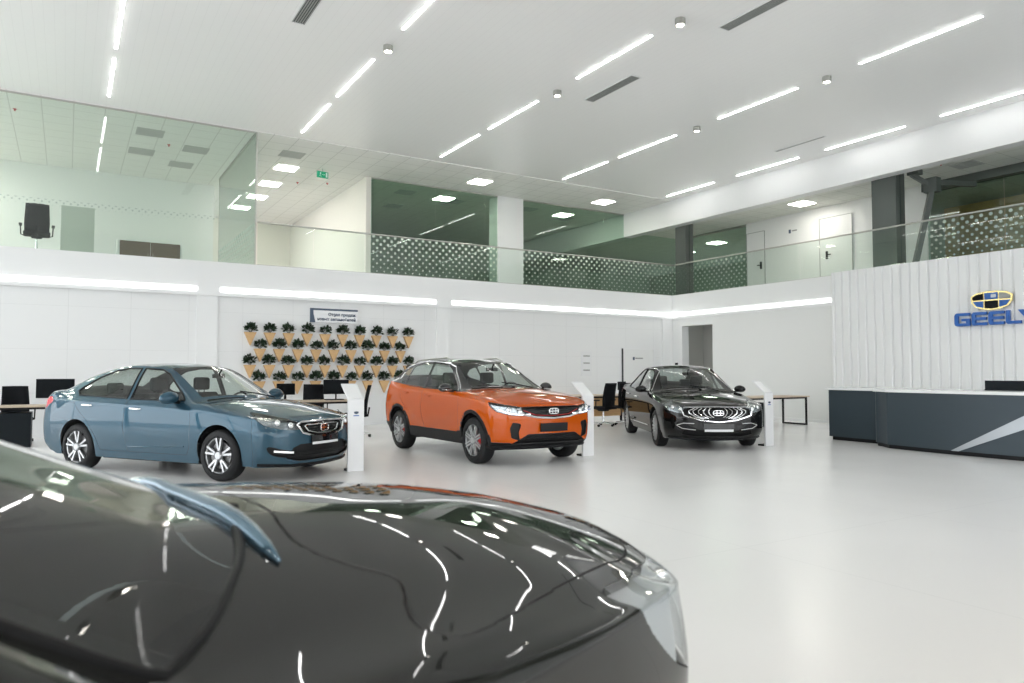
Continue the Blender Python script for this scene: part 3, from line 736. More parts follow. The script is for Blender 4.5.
def thicken(bm, t, inner_mat=0):
    """close an open sheet with an inner copy t below it and a rim"""
    bm.normal_update(); faces = list(bm.faces)
    edges = [e for e in bm.edges if len(e.link_faces) == 1]
    inner = {v: bm.verts.new(v.co - v.normal * t) for v in list(bm.verts)}
    rim = []
    for e in edges:
        l = e.link_loops[0]; rim.append((l.vert, l.link_loop_next.vert))
    for f in faces:
        q = bm.faces.new([inner[v] for v in reversed(f.verts)]); q.material_index = inner_mat; q.smooth = True
    for a, b in rim:
        q = bm.faces.new((b, a, inner[a], inner[b])); q.material_index = inner_mat
class Car:
    def __init__(s, P):
        s.P = P
        G, s.T = car_grid(P); ni, nj = G.shape[:2]
        V, idx = [], {}
        def vid(p):
            k = (round(p[0], 5), round(p[1], 5), round(p[2], 5))
            if k not in idx: idx[k] = len(V); V.append(Vector(p))
            return idx[k]
        s.F, s.lab, s.par = [], [], []
        for side in (1, -1):
            for i in range(ni - 1):
                for j in range(nj - 1):
                    q = [G[i, j], G[i + 1, j], G[i + 1, j + 1], G[i, j + 1]]
                    ids = []
                    for p in q:
                        v = vid((p[0], p[1] * side, p[2]))
                        if v not in ids: ids.append(v)
                    if len(ids) < 3: continue
                    if side < 0: ids = ids[::-1]
                    s.F.append(ids); s.lab.append('body_shell'); s.par.append(((i + .5) / NS, (j + .5) / NR, side))
        s.V = V; s.V0 = [v.copy() for v in V]
        s.bvh = BVHTree.FromPolygons(s.V0, s.F)
        s.cen = [sum((V[i] for i in f), Vector()) / len(f) for f in s.F]
        s.snapped = set(); s.frozen = set()
    # project along angle phi (degrees, 0 = front, 90 = left flank)
    def uv(s, p, phi):
        if phi == 'top': return (p.x, p.y)
        a = math.radians(phi); return (-math.sin(a) * p.x + math.cos(a) * p.y, p.z)
    def hit(s, u, z, phi):
        if phi == 'top': return s.top(u, z)
        a = math.radians(phi); d = Vector((math.cos(a), math.sin(a), 0)); e = Vector((-math.sin(a), math.cos(a), 0))
        o = e * u + Vector((0, 0, z)) + d * 6
        loc, nrm, _, _ = s.bvh.ray_cast(o, -d)
        if loc is None: return None, None
        if nrm.dot(d) < 0: nrm = -nrm
        return loc, nrm
    def top(s, x, y):
        loc, nrm, _, _ = s.bvh.ray_cast(Vector((x, y, 4)), Vector((0, 0, -1)))
        if loc is None: return None, None
        return loc, (nrm if nrm.z > 0 else -nrm)
    def side_pt(s, x, z, sd=1):
        p, n = s.hit(-x * 1.0 if True else x, z, 90)
        if p is None: return None, None
        return Vector((p.x, p.y * sd, p.z)), Vector((n.x, n.y * sd, n.z))
    def by_param(s, name, fn, frm=('body_shell',)):
        for k, (i, j, sd) in enumerate(s.par):
            if s.lab[k] in frm and fn(i, j, sd): s.lab[k] = name
    def region(s, name, poly, phi, both=True, cond=None, frm=('body_shell',), snap=.06):
        """faces inside the outline (given for the left half) take a new label; edge vertices slide onto the outline"""
        for sd in ((1, -1) if both else (1,)):
            nm = name if isinstance(name, str) else name[0 if sd > 0 else 1]
            def tr(p): return Vector((p.x, p.y * sd, p.z))
            ch = set()
            for k in range(len(s.F)):
                if s.lab[k] not in frm: continue
                c = tr(s.cen[k])
                if cond and not cond(c): continue
                if both and phi != 0 and c.y < 0: continue
                if pip(s.uv(c, phi), poly): ch.add(k)
            inv = {}
            for k in ch:
                for v in s.F[k]: inv.setdefault(v, 0)
            oth = set()
            for k in range(len(s.F)):
                if k in ch or s.lab[k] not in frm: continue
                for v in s.F[k]:
                    if v in inv: oth.add(v)
            for v in oth:
                p = tr(s.V[v]); u = s.uv(p, phi); q, ds = near(u, poly)
                if ds > snap or v in s.frozen: continue
                loc, nrm = s.hit(q[0], q[1], phi)
                if loc is None or (loc - p).length > .15: continue
                s.V[v] = Vector((loc.x, loc.y * sd, loc.z)) if phi != 0 or True else loc
                s.snapped.add(v)
            for k in ch: s.lab[k] = nm
    def submesh(s, label, shrink=.0, push=0.0, sd=0):
        ks = [k for k in range(len(s.F)) if s.lab[k] == label and (sd == 0 or s.cen[k].y * sd > 0)]
        vm, V, F = {}, [], []
        for k in ks:
            f = []
            for v in s.F[k]:
                if v not in vm: vm[v] = len(V); V.append(s.V[v].copy())
                f.append(vm[v])
            F.append(f)
        ec = {}
        for f in F:
            for a, b in zip(f, f[1:] + f[:1]): ec[(min(a, b), max(a, b))] = ec.get((min(a, b), max(a, b)), 0) + 1
        if shrink:
            bd = {v for e, c in ec.items() if c == 1 for v in e}
            nb = {}
            for f in F:
                c = sum((V[i] for i in f), Vector()) / len(f)
                for v in f:
                    if v in bd: nb.setdefault(v, []).append(c)
            nv = [v.copy() for v in V]
            for v, cs in nb.items():
                c = sum(cs, Vector()) / len(cs); d = c - V[v]
                if d.length > 1e-5: nv[v] = V[v] + d.normalized() * min(shrink, d.length * .5)
            V = nv
        return V, F
    def part(s, label, name, m, parent, shrink=.002, thick=.006, push=0, sd=0, smooth=True, objlabel=None):
        V, F = s.submesh(label, shrink, push, sd)
        if not F: return None
        me = bpy.data.meshes.new(name); me.from_pydata([tuple(v) for v in V], [], F); me.update()
        bm = bmesh.new(); bm.from_mesh(me)
        bmesh.ops.remove_doubles(bm, verts=bm.verts, dist=.0004)
        bmesh.ops.recalc_face_normals(bm, faces=bm.faces)
        # outward normals
        tot = sum((f.normal.dot(f.calc_center_median() - Vector((0, 0, .6))) * f.calc_area() for f in bm.faces))
        if tot < 0: bmesh.ops.reverse_faces(bm, faces=bm.faces)
        if push:
            bm.normal_update()
            for v in bm.verts: v.co += v.normal * push
        if thick: thicken(bm, thick, 1)
        bm.to_mesh(me); bm.free()
        me.materials.append(m)
        if thick: me.materials.append(M['trim_inner'])
        me.shade_smooth()
        try: me.set_sharp_from_angle(angle=math.radians(42))
        except Exception: pass
        o = bpy.data.objects.new(name, me); C.objects.link(o); o.parent = parent
        if objlabel: o['label'] = objlabel
        return o
    def decal(s, poly, phi, name, m, parent, thick=.01, off=.001, sd=1, cuts=2, inset=0):
        bm = bmesh.new()
        vs = [bm.verts.new((u, z, 0)) for u, z in poly]; f = bm.faces.new(vs)
        bmesh.ops.triangulate(bm, faces=[f])
        for _ in range(cuts):
            bmesh.ops.subdivide_edges(bm, edges=[e for e in bm.edges if e.calc_length() > .06], cuts=1)
            bmesh.ops.triangulate(bm, faces=[q for q in bm.faces if len(q.verts) > 3])
        ok = True
        for v in bm.verts:
            loc, n = s.hit(v.co.x, v.co.y, phi)
            if loc is None: continue
            p = loc + n * off; v.co = Vector((p.x, p.y * sd, p.z))
        bmesh.ops.recalc_face_normals(bm, faces=bm.faces); bm.normal_update()
        a = math.radians(phi); d = Vector((math.cos(a), math.sin(a) * sd, 0))
        tot = sum((q.normal.dot(d) * q.calc_area() for q in bm.faces), 0)
        if tot < 0: bmesh.ops.reverse_faces(bm, faces=bm.faces); bm.normal_update()
        for v in bm.verts: v.co += v.normal * thick
        bm.normal_update()
        thicken(bm, thick)
        me = bpy.data.meshes.new(name); bm.to_mesh(me); bm.free(); me.materials.append(m)
        me.shade_smooth()
        try: me.set_sharp_from_angle(angle=math.radians(35))
        except Exception: pass
        o = bpy.data.objects.new(name, me); C.objects.link(o); o.parent = parent
        return o
    def line(s, pts, phi, r=.006, sd=1, off=.0, n=8, closed=False, mb=None):
        """tube lying on the surface along a projected polyline"""
        out = []
        K = len(pts)
        for i in range(K if closed else K - 1):
            a, b = pts[i], pts[(i + 1) % K]
            for j in range(n):
                t = j / n; loc, nn = s.hit(a[0] + (b[0] - a[0]) * t, a[1] + (b[1] - a[1]) * t, phi)
                if loc is None: continue
                p = loc + nn * off; out.append(Vector((p.x, p.y * sd, p.z)))
        if not closed:
            loc, nn = s.hit(*pts[-1], phi)
            if loc is not None: p = loc + nn * off; out.append(Vector((p.x, p.y * sd, p.z)))
        mb = mb or MB()
        if len(out) > 2: mb.tube(out, r, 6, closed)
        return mb
    def topline(s, pts, r=.006, off=0, n=8, mb=None):
        out = []
        for (a, b) in zip(pts, pts[1:]):
            for j in range(n + 1):
                t = j / n; loc, nn = s.top(a[0] + (b[0] - a[0]) * t, a[1] + (b[1] - a[1]) * t)
                if loc is not None: out.append(loc + nn * off)
        mb = mb or MB(); mb.tube(out, r, 6); return mb

M['trim_inner'] = mat('car_inner_trim', (.10, .10, .10), .8)
def S2(pts): return [(-x, z) for x, z in pts]          # flank outlines are given as (x, z)

def make_wheel(parent, x, y, R, wd, style, sd, steer=0):
    """wheel part (tyre) with rim and brake disc; sd=+1 left, -1 right"""
    rr = style['rim_r']
    t = MB().lathe([(rr - .012, -wd / 2 + .02), (rr + .006, -wd / 2), (R - .045, -wd / 2 + .002), (R - .012, -wd / 2 + .02), (R, -wd / 2 + .05), (R, wd / 2 - .05), (R - .012, wd / 2 - .02), (R - .045, wd / 2 - .002), (rr + .006, wd / 2), (rr - .012, wd / 2 - .02)], 48, 'y', cap=False)
    for k in (-.045, 0, .045):
        pass
    w_ = t.build('wheel', M['rubber'], parent, True, 50); w_.location = (x, y, R); w_.rotation_euler = (0, 0, steer)
    o = sd * wd / 2
    b = MB().lathe([(rr, -wd / 2 + .015), (rr - .02, -wd / 2 + .03), (rr - .035, 0), (rr - .02, wd / 2 - .02), (rr - .012, wd / 2 - .01), (rr, wd / 2 - .006)], 48, 'y', cap=False)
    lip = MB
    n = style['n']; f = o - sd * .018
    if style['kind'] == 'twin':                      # five pairs of slim spokes
        for k in range(n):
            a = 2 * PI * k / n + PI / 2
            for da in (-.19, .19):
                p0 = Vector((math.cos(a + da * .55) * .055, f - sd * .012, math.sin(a + da * .55) * .055)); p1 = Vector((math.cos(a + da) * (rr - .012), f - sd * .004, math.sin(a + da) * (rr - .012)))
                b.bar(p0, p1, .026, .026, (0, 1, 0))
    elif style['kind'] == 'vee':
        for k in range(n):
            a = 2 * PI * k / n + PI / 2
            for da in (-.30, .30):
                p0 = Vector((math.cos(a) * .05, f - sd * .012, math.sin(a) * .05)); p1 = Vector((math.cos(a + da) * (rr - .012), f - sd * .002, math.sin(a + da) * (rr - .012)))
                b.bar(p0, p1, .024, .024, (0, 1, 0))
    else:
        for k in range(n):
            a = 2 * PI * k / n + PI / 2
            p0 = Vector((math.cos(a) * .05, f - sd * .012, math.sin(a) * .05)); p1 = Vector((math.cos(a) * (rr - .012), f - sd * .002, math.sin(a) * (rr - .012)))
            b.bar(p0, p1, .052, .024, (0, 1, 0))
    b.lathe([(.062, f - .012), (.062, f + .012), (.045, f + sd * .02), (.001, f + sd * .02)][::1], 24, 'y', cap=False)
    ro = b.build('rim', style['m'], w_, True, 40)
    d = MB().lathe([(rr * .72, -.012), (rr * .72, .012), (.05, .014), (.05, -.012)], 32, 'y', at=(0, o * .35, 0)).build('brake_disc', M['disc'], w_, True)
    if style.get('cal'):
        MB().box(.10, .17, o * .35 - .035, o * .35 + .035, -.09, .09, .01).build('brake_caliper', M['red'], w_)
    if style.get('insert'):
        q = MB()
        for k in range(n):
            a = 2 * PI * k / n + PI / 2
            p0 = Vector((math.cos(a) * .09, f - sd * .022, math.sin(a) * .09)); p1 = Vector((math.cos(a) * (rr - .03), f - sd * .016, math.sin(a) * (rr - .03)))
            q.bar(p0, p1, .05, .014, (0, 1, 0))
        q.build('spoke_insert', M['rim_dark'], w_)
    return w_

def seat(parent, x, y, z, fwd=1):
    b = MB().box(-.25, .25, -.24, .24, 0, .14, .04)
    b.box(-.06, .06, -.24, .24, 0, .62, .04, rot=Matrix.Rotation(math.radians(-16), 4, 'Y'), at=(-.25, 0, .08))
    o = b.build('seat', M['seat'], parent, True); o.location = (x, y, z)
    h = MB().box(-.045, .045, -.13, .13, -.09, .10, .035).bar((0, -.05, -.2), (0, -.05, -.05), .012).bar((0, .05, -.2), (0, .05, -.05), .012).build('headrest', M['seat'], o, True); h.location = (-.45, 0, .80)
    return o

def oval_badge(mb, w_, h_, t_):
    """small badge: rounded frame with two vertical and one horizontal bar, in its own y-z plane"""
    fr_ = [(w_ * .5 * math.copysign(abs(math.cos(a)) ** .6, math.cos(a)), h_ * .5 * math.copysign(abs(math.sin(a)) ** .6, math.sin(a))) for a in [2 * PI * k / 24 for k in range(24)]]
    mb.tube([Vector((0, a, b)) for a, b in fr_], t_, 6, True)
    mb.bar((0, -w_ * .17, -h_ * .45), (0, -w_ * .17, h_ * .45), t_ * 1.6); mb.bar((0, w_ * .17, -h_ * .45), (0, w_ * .17, h_ * .45), t_ * 1.6)
    mb.bar((0, -w_ * .45, 0), (0, w_ * .45, 0), t_ * 1.6)
    return mb

def common(car, root, pm, wheels=True):
    """wheels, cabin, mirrors, underside shared by every car"""
    P = car.P; ax, R, W = P['ax'], P['R'], P['W']
    for x, st in ((ax[0], P.get('steer', 0)), (ax[1], 0)):
        for sd in (1, -1): make_wheel(root, x, sd * (W - P.get('wheel_in', .125)), R, P.get('tw', .215), P['wheel'], sd, st)
    # wheel arch liners
    for x in ax:
        for sd in (1, -1):
            lb = MB()
            ra = P['Ra'] + .012; n = 18
            arc = [(x + ra * math.cos(a), R + P.get('arch_dz', .02) + ra * math.sin(a)) for a in [PI * (-.12 + 1.24 * k / n) for k in range(n + 1)]]
            y0, y1 = sd * (W - .06), sd * (W - .46)
            for (a, b) in zip(arc, arc[1:]): lb.quad([(a[0], y0, a[1]), (b[0], y0, b[1]), (b[0], y1, b[1]), (a[0], y1, a[1])])
            vs = [(a, y1, b) for a, b in arc]; lb.bm.faces.new([lb.bm.verts.new(v) for v in vs])
            lb.build('wheel_arch_liner', M['dark_inner'], root)
    # underside
    zb = P['rowz'][0]
    u = MB().box(ax[0] - R - .08, ax[1] + R + .08, -W + .14, W - .14, zb - .02, zb + .08)
    u.box(P['xf'] - .22, ax[0] - R - .1, -W + .32, W - .32, zb + .0, zb + .10); u.box(ax[0] + R + .1 - 2 * R - .2, ax[0] + R, -.42, .42, zb, zb + .1)
    u.box(ax[0] - R - .1, P['xf'] - .35, -.40, .40, zb, zb + .25); u.box(P['xr'] + .25, ax[1] + R + .1, -.40, .40, zb + .02, zb + .25)
    u.build('underbody', M['dark_inner'], root)
    # cabin
    zi = P['cabin_z']; c0 = P['dash_x']
    tub = MB().box(P['rear_seat'] - .45, c0 + .2, -W + .13, W - .13, zb + .06, zb + .12)
    tub.box(c0 - .15, c0 + .22, -W + .16, W - .16, zi - .28, zi - .02, .04)
    tub.box(P['rear_seat'] - .85, P['rear_seat'] - .42, -W + .24, W - .24, zi - .10, zi - .02, .02)
    tub.build('dashboard', M['seat'], root, True)
    for sd in (1, -1): seat(root, P['front_seat'], sd * .37, zb + .18)
    rs = MB().box(-.25, .25, -.62, .62, 0, .15, .04); rs.box(-.06, .06, -.62, .62, 0, .60, .04, rot=Matrix.Rotation(math.radians(-20), 4, 'Y'), at=(-.25, 0, .08))
    ro = rs.build('rear_seat', M['seat'], root, True); ro.location = (P['rear_seat'], 0, zb + .18)
    for yy in (-.38, .38):
        h = MB().box(-.04, .04, -.12, .12, -.06, .10, .03).build('headrest', M['seat'], ro, True); h.location = (-.46, yy, .72)
    sw = MB().tube([(0, .18 * math.cos(a), .18 * math.sin(a)) for a in [2 * PI * k / 24 for k in range(24)]], .014, 6, True)
    sw.bar((0, -.17, 0), (0, .17, 0), .03, .02).bar((0, 0, -.17), (0, 0, 0), .03, .02).ball((0, 0, 0), .03, .05, .05)
    so = sw.build('steering_wheel', M['seat'], root, True); so.location = (c0 - .28, .37, zi - .06); so.rotation_euler = (0, math.radians(25), 0)
    m_ = MB().box(-.01, .01, -.11, .11, -.03, .03, .008).bar((0, 0, .02), (.06, 0, .09), .015).build('rear_view_mirror', M['black_plastic'], root); m_.location = P['rv_mirror']
def mirrors(car, root, pm, at, capm=None, chrome=False, sc=1.0):
    x, z = at
    for sd in (1, -1):
        p, n = car.side_pt(x, z, sd)
        if p is None: continue
        c = p + Vector((.0, sd * .15, .045))
        b = MB().ball((0, 0, 0), .075, .115, .068, 16, 10)
        for v in b.bm.verts:
            if v.co.x < -.02: v.co.x = -.02 + (v.co.x + .02) * .2
            v.co.z += -.12 * abs(v.co.y) * (1 if v.co.y * sd > 0 else .2)
        mo = b.build('wing_mirror', capm or pm, root, True); mo.location = c; mo.scale = (sc, sc, sc)
        MB().ball((-.034, 0, -.006), .006, .095, .052, 16, 8).build('mirror_glass', M['chrome'], mo, True)
        MB().bar((.01, -sd * .02, -.045), (.01, -sd * .16, -.06), .05, .03).build('mirror_arm', M['black_plastic'], mo)
        if chrome: MB().tube([(.07, -.09, -.03), (.08, 0, -.04), (.06, .09, -.035)], .005, 6).build('mirror_trim', M['chrome'], mo)
def handles(car, root, pts, m):
    for x, z in pts:
        for sd in (1, -1):
            p, n = car.side_pt(x, z, sd); p2, _ = car.side_pt(x - .17, z + .004, sd)
            if p is None or p2 is None: continue
            o = Vector((0, sd * .028, 0)); b = MB().tube([p + Vector((0, -sd * .004, 0)), p + o + Vector((-.015, 0, 0)), (p + p2) / 2 + o * 1.1, p2 + o + Vector((.015, 0, 0)), p2], [.010, .013, .014, .013, .010], 8)
            b.build('door_handle', m, root, True)
SEDAN = dict(W=.895, xf=2.27, xr=-2.36, ax=(1.325, -1.325), R=.322, Ra=.362, rowz=(.20, .36, .62), crown=.085,
    hood=[(2.27, .70), (2.20, .745), (2.05, .805), (1.8, .87), (1.45, .945), (1.06, 1.0), (.7, 1.03)], deck=[(-1.7, 1.09), (-2.4, 1.05)],
    shoulder=[(2.3, .72), (1.76, .80), (1.3, .845), (0, .885), (-1.3, .94), (-1.9, .96)], belt=[(1.0, .945), (.3, .955), (-1, 1.0), (-1.5, 1.04), (-1.9, 1.06)],
    cx=[1.85, 1.80, 1.70, 1.56, 1.42, 1.26, 1.06], plan_f=[(0, 0), (-.03, .40), (-.12, .74), (-.34, .955)], fdx=[-.07, 0, 0, -.04, -.15], fz=[.19, .36, .55, .70], lip_rise=.08,
    xs=[1.76, 1.325, .86, .40, -.08, -.50, -.98, -1.325, -1.80], wd=[-.015, 0, 0, 0, 0, 0, 0, 0, -.02], tuck0=.07, sh_in=[.03, .02, .015, .015, .015, .015, .02, .02, .035],
    hood_edge=[(1.70, .80, 1.55, .60), (1.30, .81, 1.24, .62), (.84, .815, .80, .70)], cowl_z4=.955,
    cabin=[(.42, .835, .04, .57, 1.395, .22, 1.435), (.02, .84, -.24, .58, 1.435, -.22, 1.48), (-.42, .84, -.56, .575, 1.44, -.56, 1.485),
           (-.95, .825, -.98, .56, 1.395, -1.02, 1.45), (-1.36, .80, -1.42, .59, 1.285, -1.42, 1.33), (-1.78, .78, -1.86, .64, 1.11, -1.86, 1.145)],
    plan_r=[(.30, .95), (.08, .68), (0, 0)], rdx=[.08, .02, 0, .03, .10], rz=[.24, .38, .62, .95, 1.075], rcx=[(-2.0, 1.14), (-2.10, 1.14), (-2.18, 1.14)],
    cabin_z=.96, dash_x=.66, rear_seat=-.75, front_seat=.12, rv_mirror=(.40, 0, 1.30),
    wheel=dict(kind='twin', n=5, rim_r=.232, m=M['rim']))

def carve(car, win_f, win_r, door_f, door_r, hl, hl_phi, grille, extra=(), tl=None, tl_phi=135, hood_j=4.05, hood_i=5.9, win_q=None):
    P = car.P
    for x in P['ax']:
        car.region('hole', S2(circle(x, P['R'] + P.get('arch_dz', .02), P['Ra'])), 90, cond=lambda c: abs(c.y) > .5 and c.z < 1.0)
    car.frozen = set(car.snapped)
    for k, (i, j, sd) in enumerate(car.par):       # below the arch nothing of the skin remains
        c = car.cen[k]
        for x in P['ax']:
            if abs(c.x - x) < P['Ra'] * .98 and c.z < P['R'] and abs(c.y) > .5: car.lab[k] = 'hole'
    car.region('grille_opening', grille, 0, both=False, cond=lambda c: c.x > P['xf'] - .6)
    car.region(('headlight_L', 'headlight_R'), hl, hl_phi, cond=lambda c: c.x > .8)
    if tl: car.region(('tail_L', 'tail_R'), tl, tl_phi, cond=lambda c: c.x < -1)
    wf = lambda c: c.z > .9
    car.region('window_front', S2(win_f), 90, cond=wf); car.region('window_rear', S2(win_r), 90, cond=wf)
    if win_q: car.region('window_quarter', S2(win_q), 90, cond=wf)
    for nm, poly, phi, both in extra: car.region(nm, poly, phi, both=both, cond=(lambda c: c.x > 1.0) if abs(phi) < 80 else None)
    rw0, rw1 = P.get('rw0', 10), P.get('rw1', 12)
    car.by_param('windshield', lambda i, j, sd: 6.08 < i < 6.97 and j > 5.22)
    car.by_param('rear_window', lambda i, j, sd: rw0 + .12 < i < rw1 - .1 and j > 5.3)
    car.by_param('roof', lambda i, j, sd: 6.97 < i < rw0 + .12 and j > 5.0)
    car.by_param('hood', lambda i, j, sd: i < hood_i and j > hood_j)
    car.region('door_front', S2(door_f), 90, cond=lambda c: c.z > .2); car.region('door_rear', S2(door_r), 90, cond=lambda c: c.z > .2)
    car.by_param('front_bumper', lambda i, j, sd: i < 3.4 and j < 3.0 + .0)
    car.by_param('rear_bumper', lambda i, j, sd: i > 12.9 and j < 2.1)
    car.by_param('trunk_lid', lambda i, j, sd: i > rw1 and j > (4.3 if i < 14 else 2.1))

def assemble(car, root, pm, roofm=None, glass=None, tail=None):
    g = glass or M['car_glass']
    car.part('body_shell', 'body_shell', pm, root, shrink=.001)
    car.part('hood', 'hood', pm, root); car.part('roof', 'roof', roofm or pm, root, shrink=.001)
    car.part('front_bumper', 'front_bumper', pm, root); car.part('rear_bumper', 'rear_bumper', pm, root); car.part('trunk_lid', 'trunk_lid', pm, root)
    for sd in (1, -1):
        car.part('door_front', 'front_door', pm, root, sd=sd); car.part('door_rear', 'rear_door', pm, root, sd=sd)
        for k in ('window_front', 'window_rear', 'window_quarter'): car.part(k, 'side_window', g, root, shrink=0, thick=0, push=-.006, sd=sd)
    car.part('windshield', 'windshield', g, root, shrink=0, thick=0, push=-.003)
    car.part('rear_window', 'rear_window', g, root, shrink=0, thick=0, push=-.003)
    for sd, s_ in ((1, 'L'), (-1, 'R')):
        h = car.part('headlight_' + s_, 'headlight', M['lamp_glass'], root, shrink=.002, thick=0, push=0)
        if h: car.part('headlight_' + s_, 'reflector', M['lamp_inner'], h, shrink=.004, thick=0, push=-.03)
        car.part('tail_' + s_, 'tail_light', tail or M['tail_glass'], root, shrink=.002, thick=.01)
M['lamp_inner'] = mat('lamp_inner', (.30, .32, .33), .18, .8)
M['grille_dark'] = mat('grille_dark', (.004, .0045, .005), .4, spec=.3)
def inset_panel(car, label, name, m, root, depth=.03):
    return car.part(label, name, m, root, shrink=0, thick=0, push=-depth)
def lamp_balls(car, pts, phi, parent, sd, r=.032):
    for u, z in pts:
        loc, n = car.hit(u, z, phi)
        if loc is None: continue
        p = loc - n * .012; MB().ball((p.x, p.y * sd, p.z), r, r, r, 14, 10).build('projector_lens', M['chrome'], parent, True)
def outline(car, root, poly, m, r, name, lift=.002, sds=(1, -1), phi=90, closed=True):
    for sd in sds:
        mb = car.line(poly, phi, r, sd, lift, 3 if len(poly) > 12 else 8, closed)
        mb.build(name, m, root, True)


def heads(root): return [o for o in root.children if o.name.startswith('headlight')]
def side_of(o):
    c = sum((Vector(v.co) for v in o.data.vertices), Vector()) / len(o.data.vertices); return 1 if c.y > 0 else -1
def wipers(car, root, x0, x1):
    for y0, y1 in ((.42, -.10), (-.16, -.66)):
        a, _ = car.top(x0, y0); b, _ = car.top(x1, y1)
        if a and b: MB().tube([a + Vector((0, 0, .015)), (a + b) / 2 + Vector((0, 0, .03)), b + Vector((0, 0, .02))], .009, 6).build('wiper', M['black_plastic'], root, True)
# ---- steel blue sedan
def blue_sedan():
    P = SEDAN; car = Car(P)
    root = thing('car', 'steel blue four-door sedan with silver wheels, parked at the left beside the wall planters', 'car', (1.60, 11.19, 0), math.radians(-56.0))
    wf = [(.66, .985), (.58, 1.05), (.16, 1.33), (.02, 1.385), (-.29, 1.405), (-.31, .995)]
    wr = [(-.38, 1.0), (-.36, 1.405), (-.62, 1.408), (-.90, 1.37), (-1.16, 1.28), (-1.40, 1.15), (-1.46, 1.09), (-1.38, 1.035)]
    df = [(.84, .90), (.86, .70), (.83, .40), (.77, .30), (-.31, .30), (-.37, .60), (-.345, .985), (.66, .965)]
    dr = [(-.345, .985), (-.37, .60), (-.31, .30), (-.86, .30), (-.93, .48), (-1.05, .66), (-1.25, .80), (-1.38, .92), (-1.42, 1.02)]
    hl = [(-1.345, .645), (-1.33, .70), (-1.18, .755), (-.98, .805), (-.80, .84), (-.68, .855), (-.74, .785), (-.84, .705), (-1.05, .655), (-1.2, .64)]
    gr = [(-.45, .70), (-.38, .728), (.38, .728), (.45, .70), (.38, .60), (.20, .55), (-.20, .55), (-.38, .60)]
    tlp = [(1.00, .80), (1.02, .95), (1.10, 1.005), (.80, 1.01), (.74, .95), (.86, .84)]
    fog = smooth_poly([(-1.24, .37), (-1.06, .41), (-.88, .45), (-.92, .36), (-1.06, .315), (-1.22, .315)], 3)
    low = [(-.60, .30), (-.52, .42), (-.42, .46), (.42, .46), (.52, .42), (.60, .30), (.40, .25), (-.40, .25)]
    carve(car, wf, wr, df, dr, hl, 45, gr, extra=[('lower_intake', low, 0, False), (('fog_slot_L', 'fog_slot_R'), fog, 45, True)], tl=tlp)
    assemble(car, root, M['paint_blue'])
    common(car, root, M['paint_blue']); mirrors(car, root, M['paint_blue'], (.56, .985), sc=1.22)
    g = inset_panel(car, 'grille_opening', 'grille', M['grille_dark'], root, .035)
    car.line(gr, 0, .014, 1, .004, 8, True).build('grille_frame', M['chrome'], g, True)
    gi = [(u * .72, .645 + (z - .645) * .62) for u, z in gr]
    car.line(gi, 0, .009, 1, -.012, 8, True).build('inner_frame', M['chrome'], g, True)
    for zz in (.60, .63, .66, .69): car.line([(-.36, zz), (.36, zz)], 0, .005, 1, -.028, 10).build('grille_bar', M['gloss_black'], g, True)
    e = oval_badge(MB(), .15, .085, .008).build('emblem', M['chrome'], g, True); p, n = car.hit(0, .645, 0); e.location = p + Vector((.012, 0, 0))
    li = inset_panel(car, 'lower_intake', 'lower_intake', M['grille_dark'], root, .03)
    for zz in (.31, .36): car.line([(-.5, zz), (.5, zz)], 0, .006, 1, -.02, 10).build('intake_bar', M['black_plastic'], li, True)
    for s_ in 'LR': inset_panel(car, 'fog_slot_' + s_, 'fog_light_slot', M['grille_dark'], root, .02)
    for sd in (1, -1): car.decal([(-1.20, .378), (-.96, .405), (-.96, .38), (-1.20, .352)], 45, 'daytime_light', M['chrome'], root, .01, -.01, sd)
    for o in heads(root): lamp_balls(car, [(-1.16, .70), (-1.0, .735)], 45, o, side_of(o), .04)
    car.decal([(-.26, .47), (.26, .47), (.26, .56), (-.26, .56)], 0, 'plate_holder', M['gloss_black'], root, .012, .01)
    car.decal([(-.24, .445), (.24, .445), (.24, .475), (-.24, .475)], 0, 'plate_strip', M['white_gloss'], root, .014, .014)
    car.line([(-.80, .225), (-.5, .20), (0, .19), (.5, .20), (.80, .225)], 0, .022, 1, .0, 8).build('front_lip', M['black_plastic'], root, True)
    outline(car, root, S2(wf), M['black_plastic'], .012, 'window_seal', -.001); outline(car, root, S2(wr), M['black_plastic'], .012, 'window_seal', -.001)
    handles(car, root, [(-.06, .87), (-1.02, .90)], M['chrome'])
    for sd in (1, -1):
        car.line(S2([(.74, .41), (.1, .375), (-.30, .365)]), 90, .012, sd, .0, 8).build('door_moulding', M['paint_blue'], root, True)
    wipers(car, root, 1.04, .90)
    return root
blue_sedan()

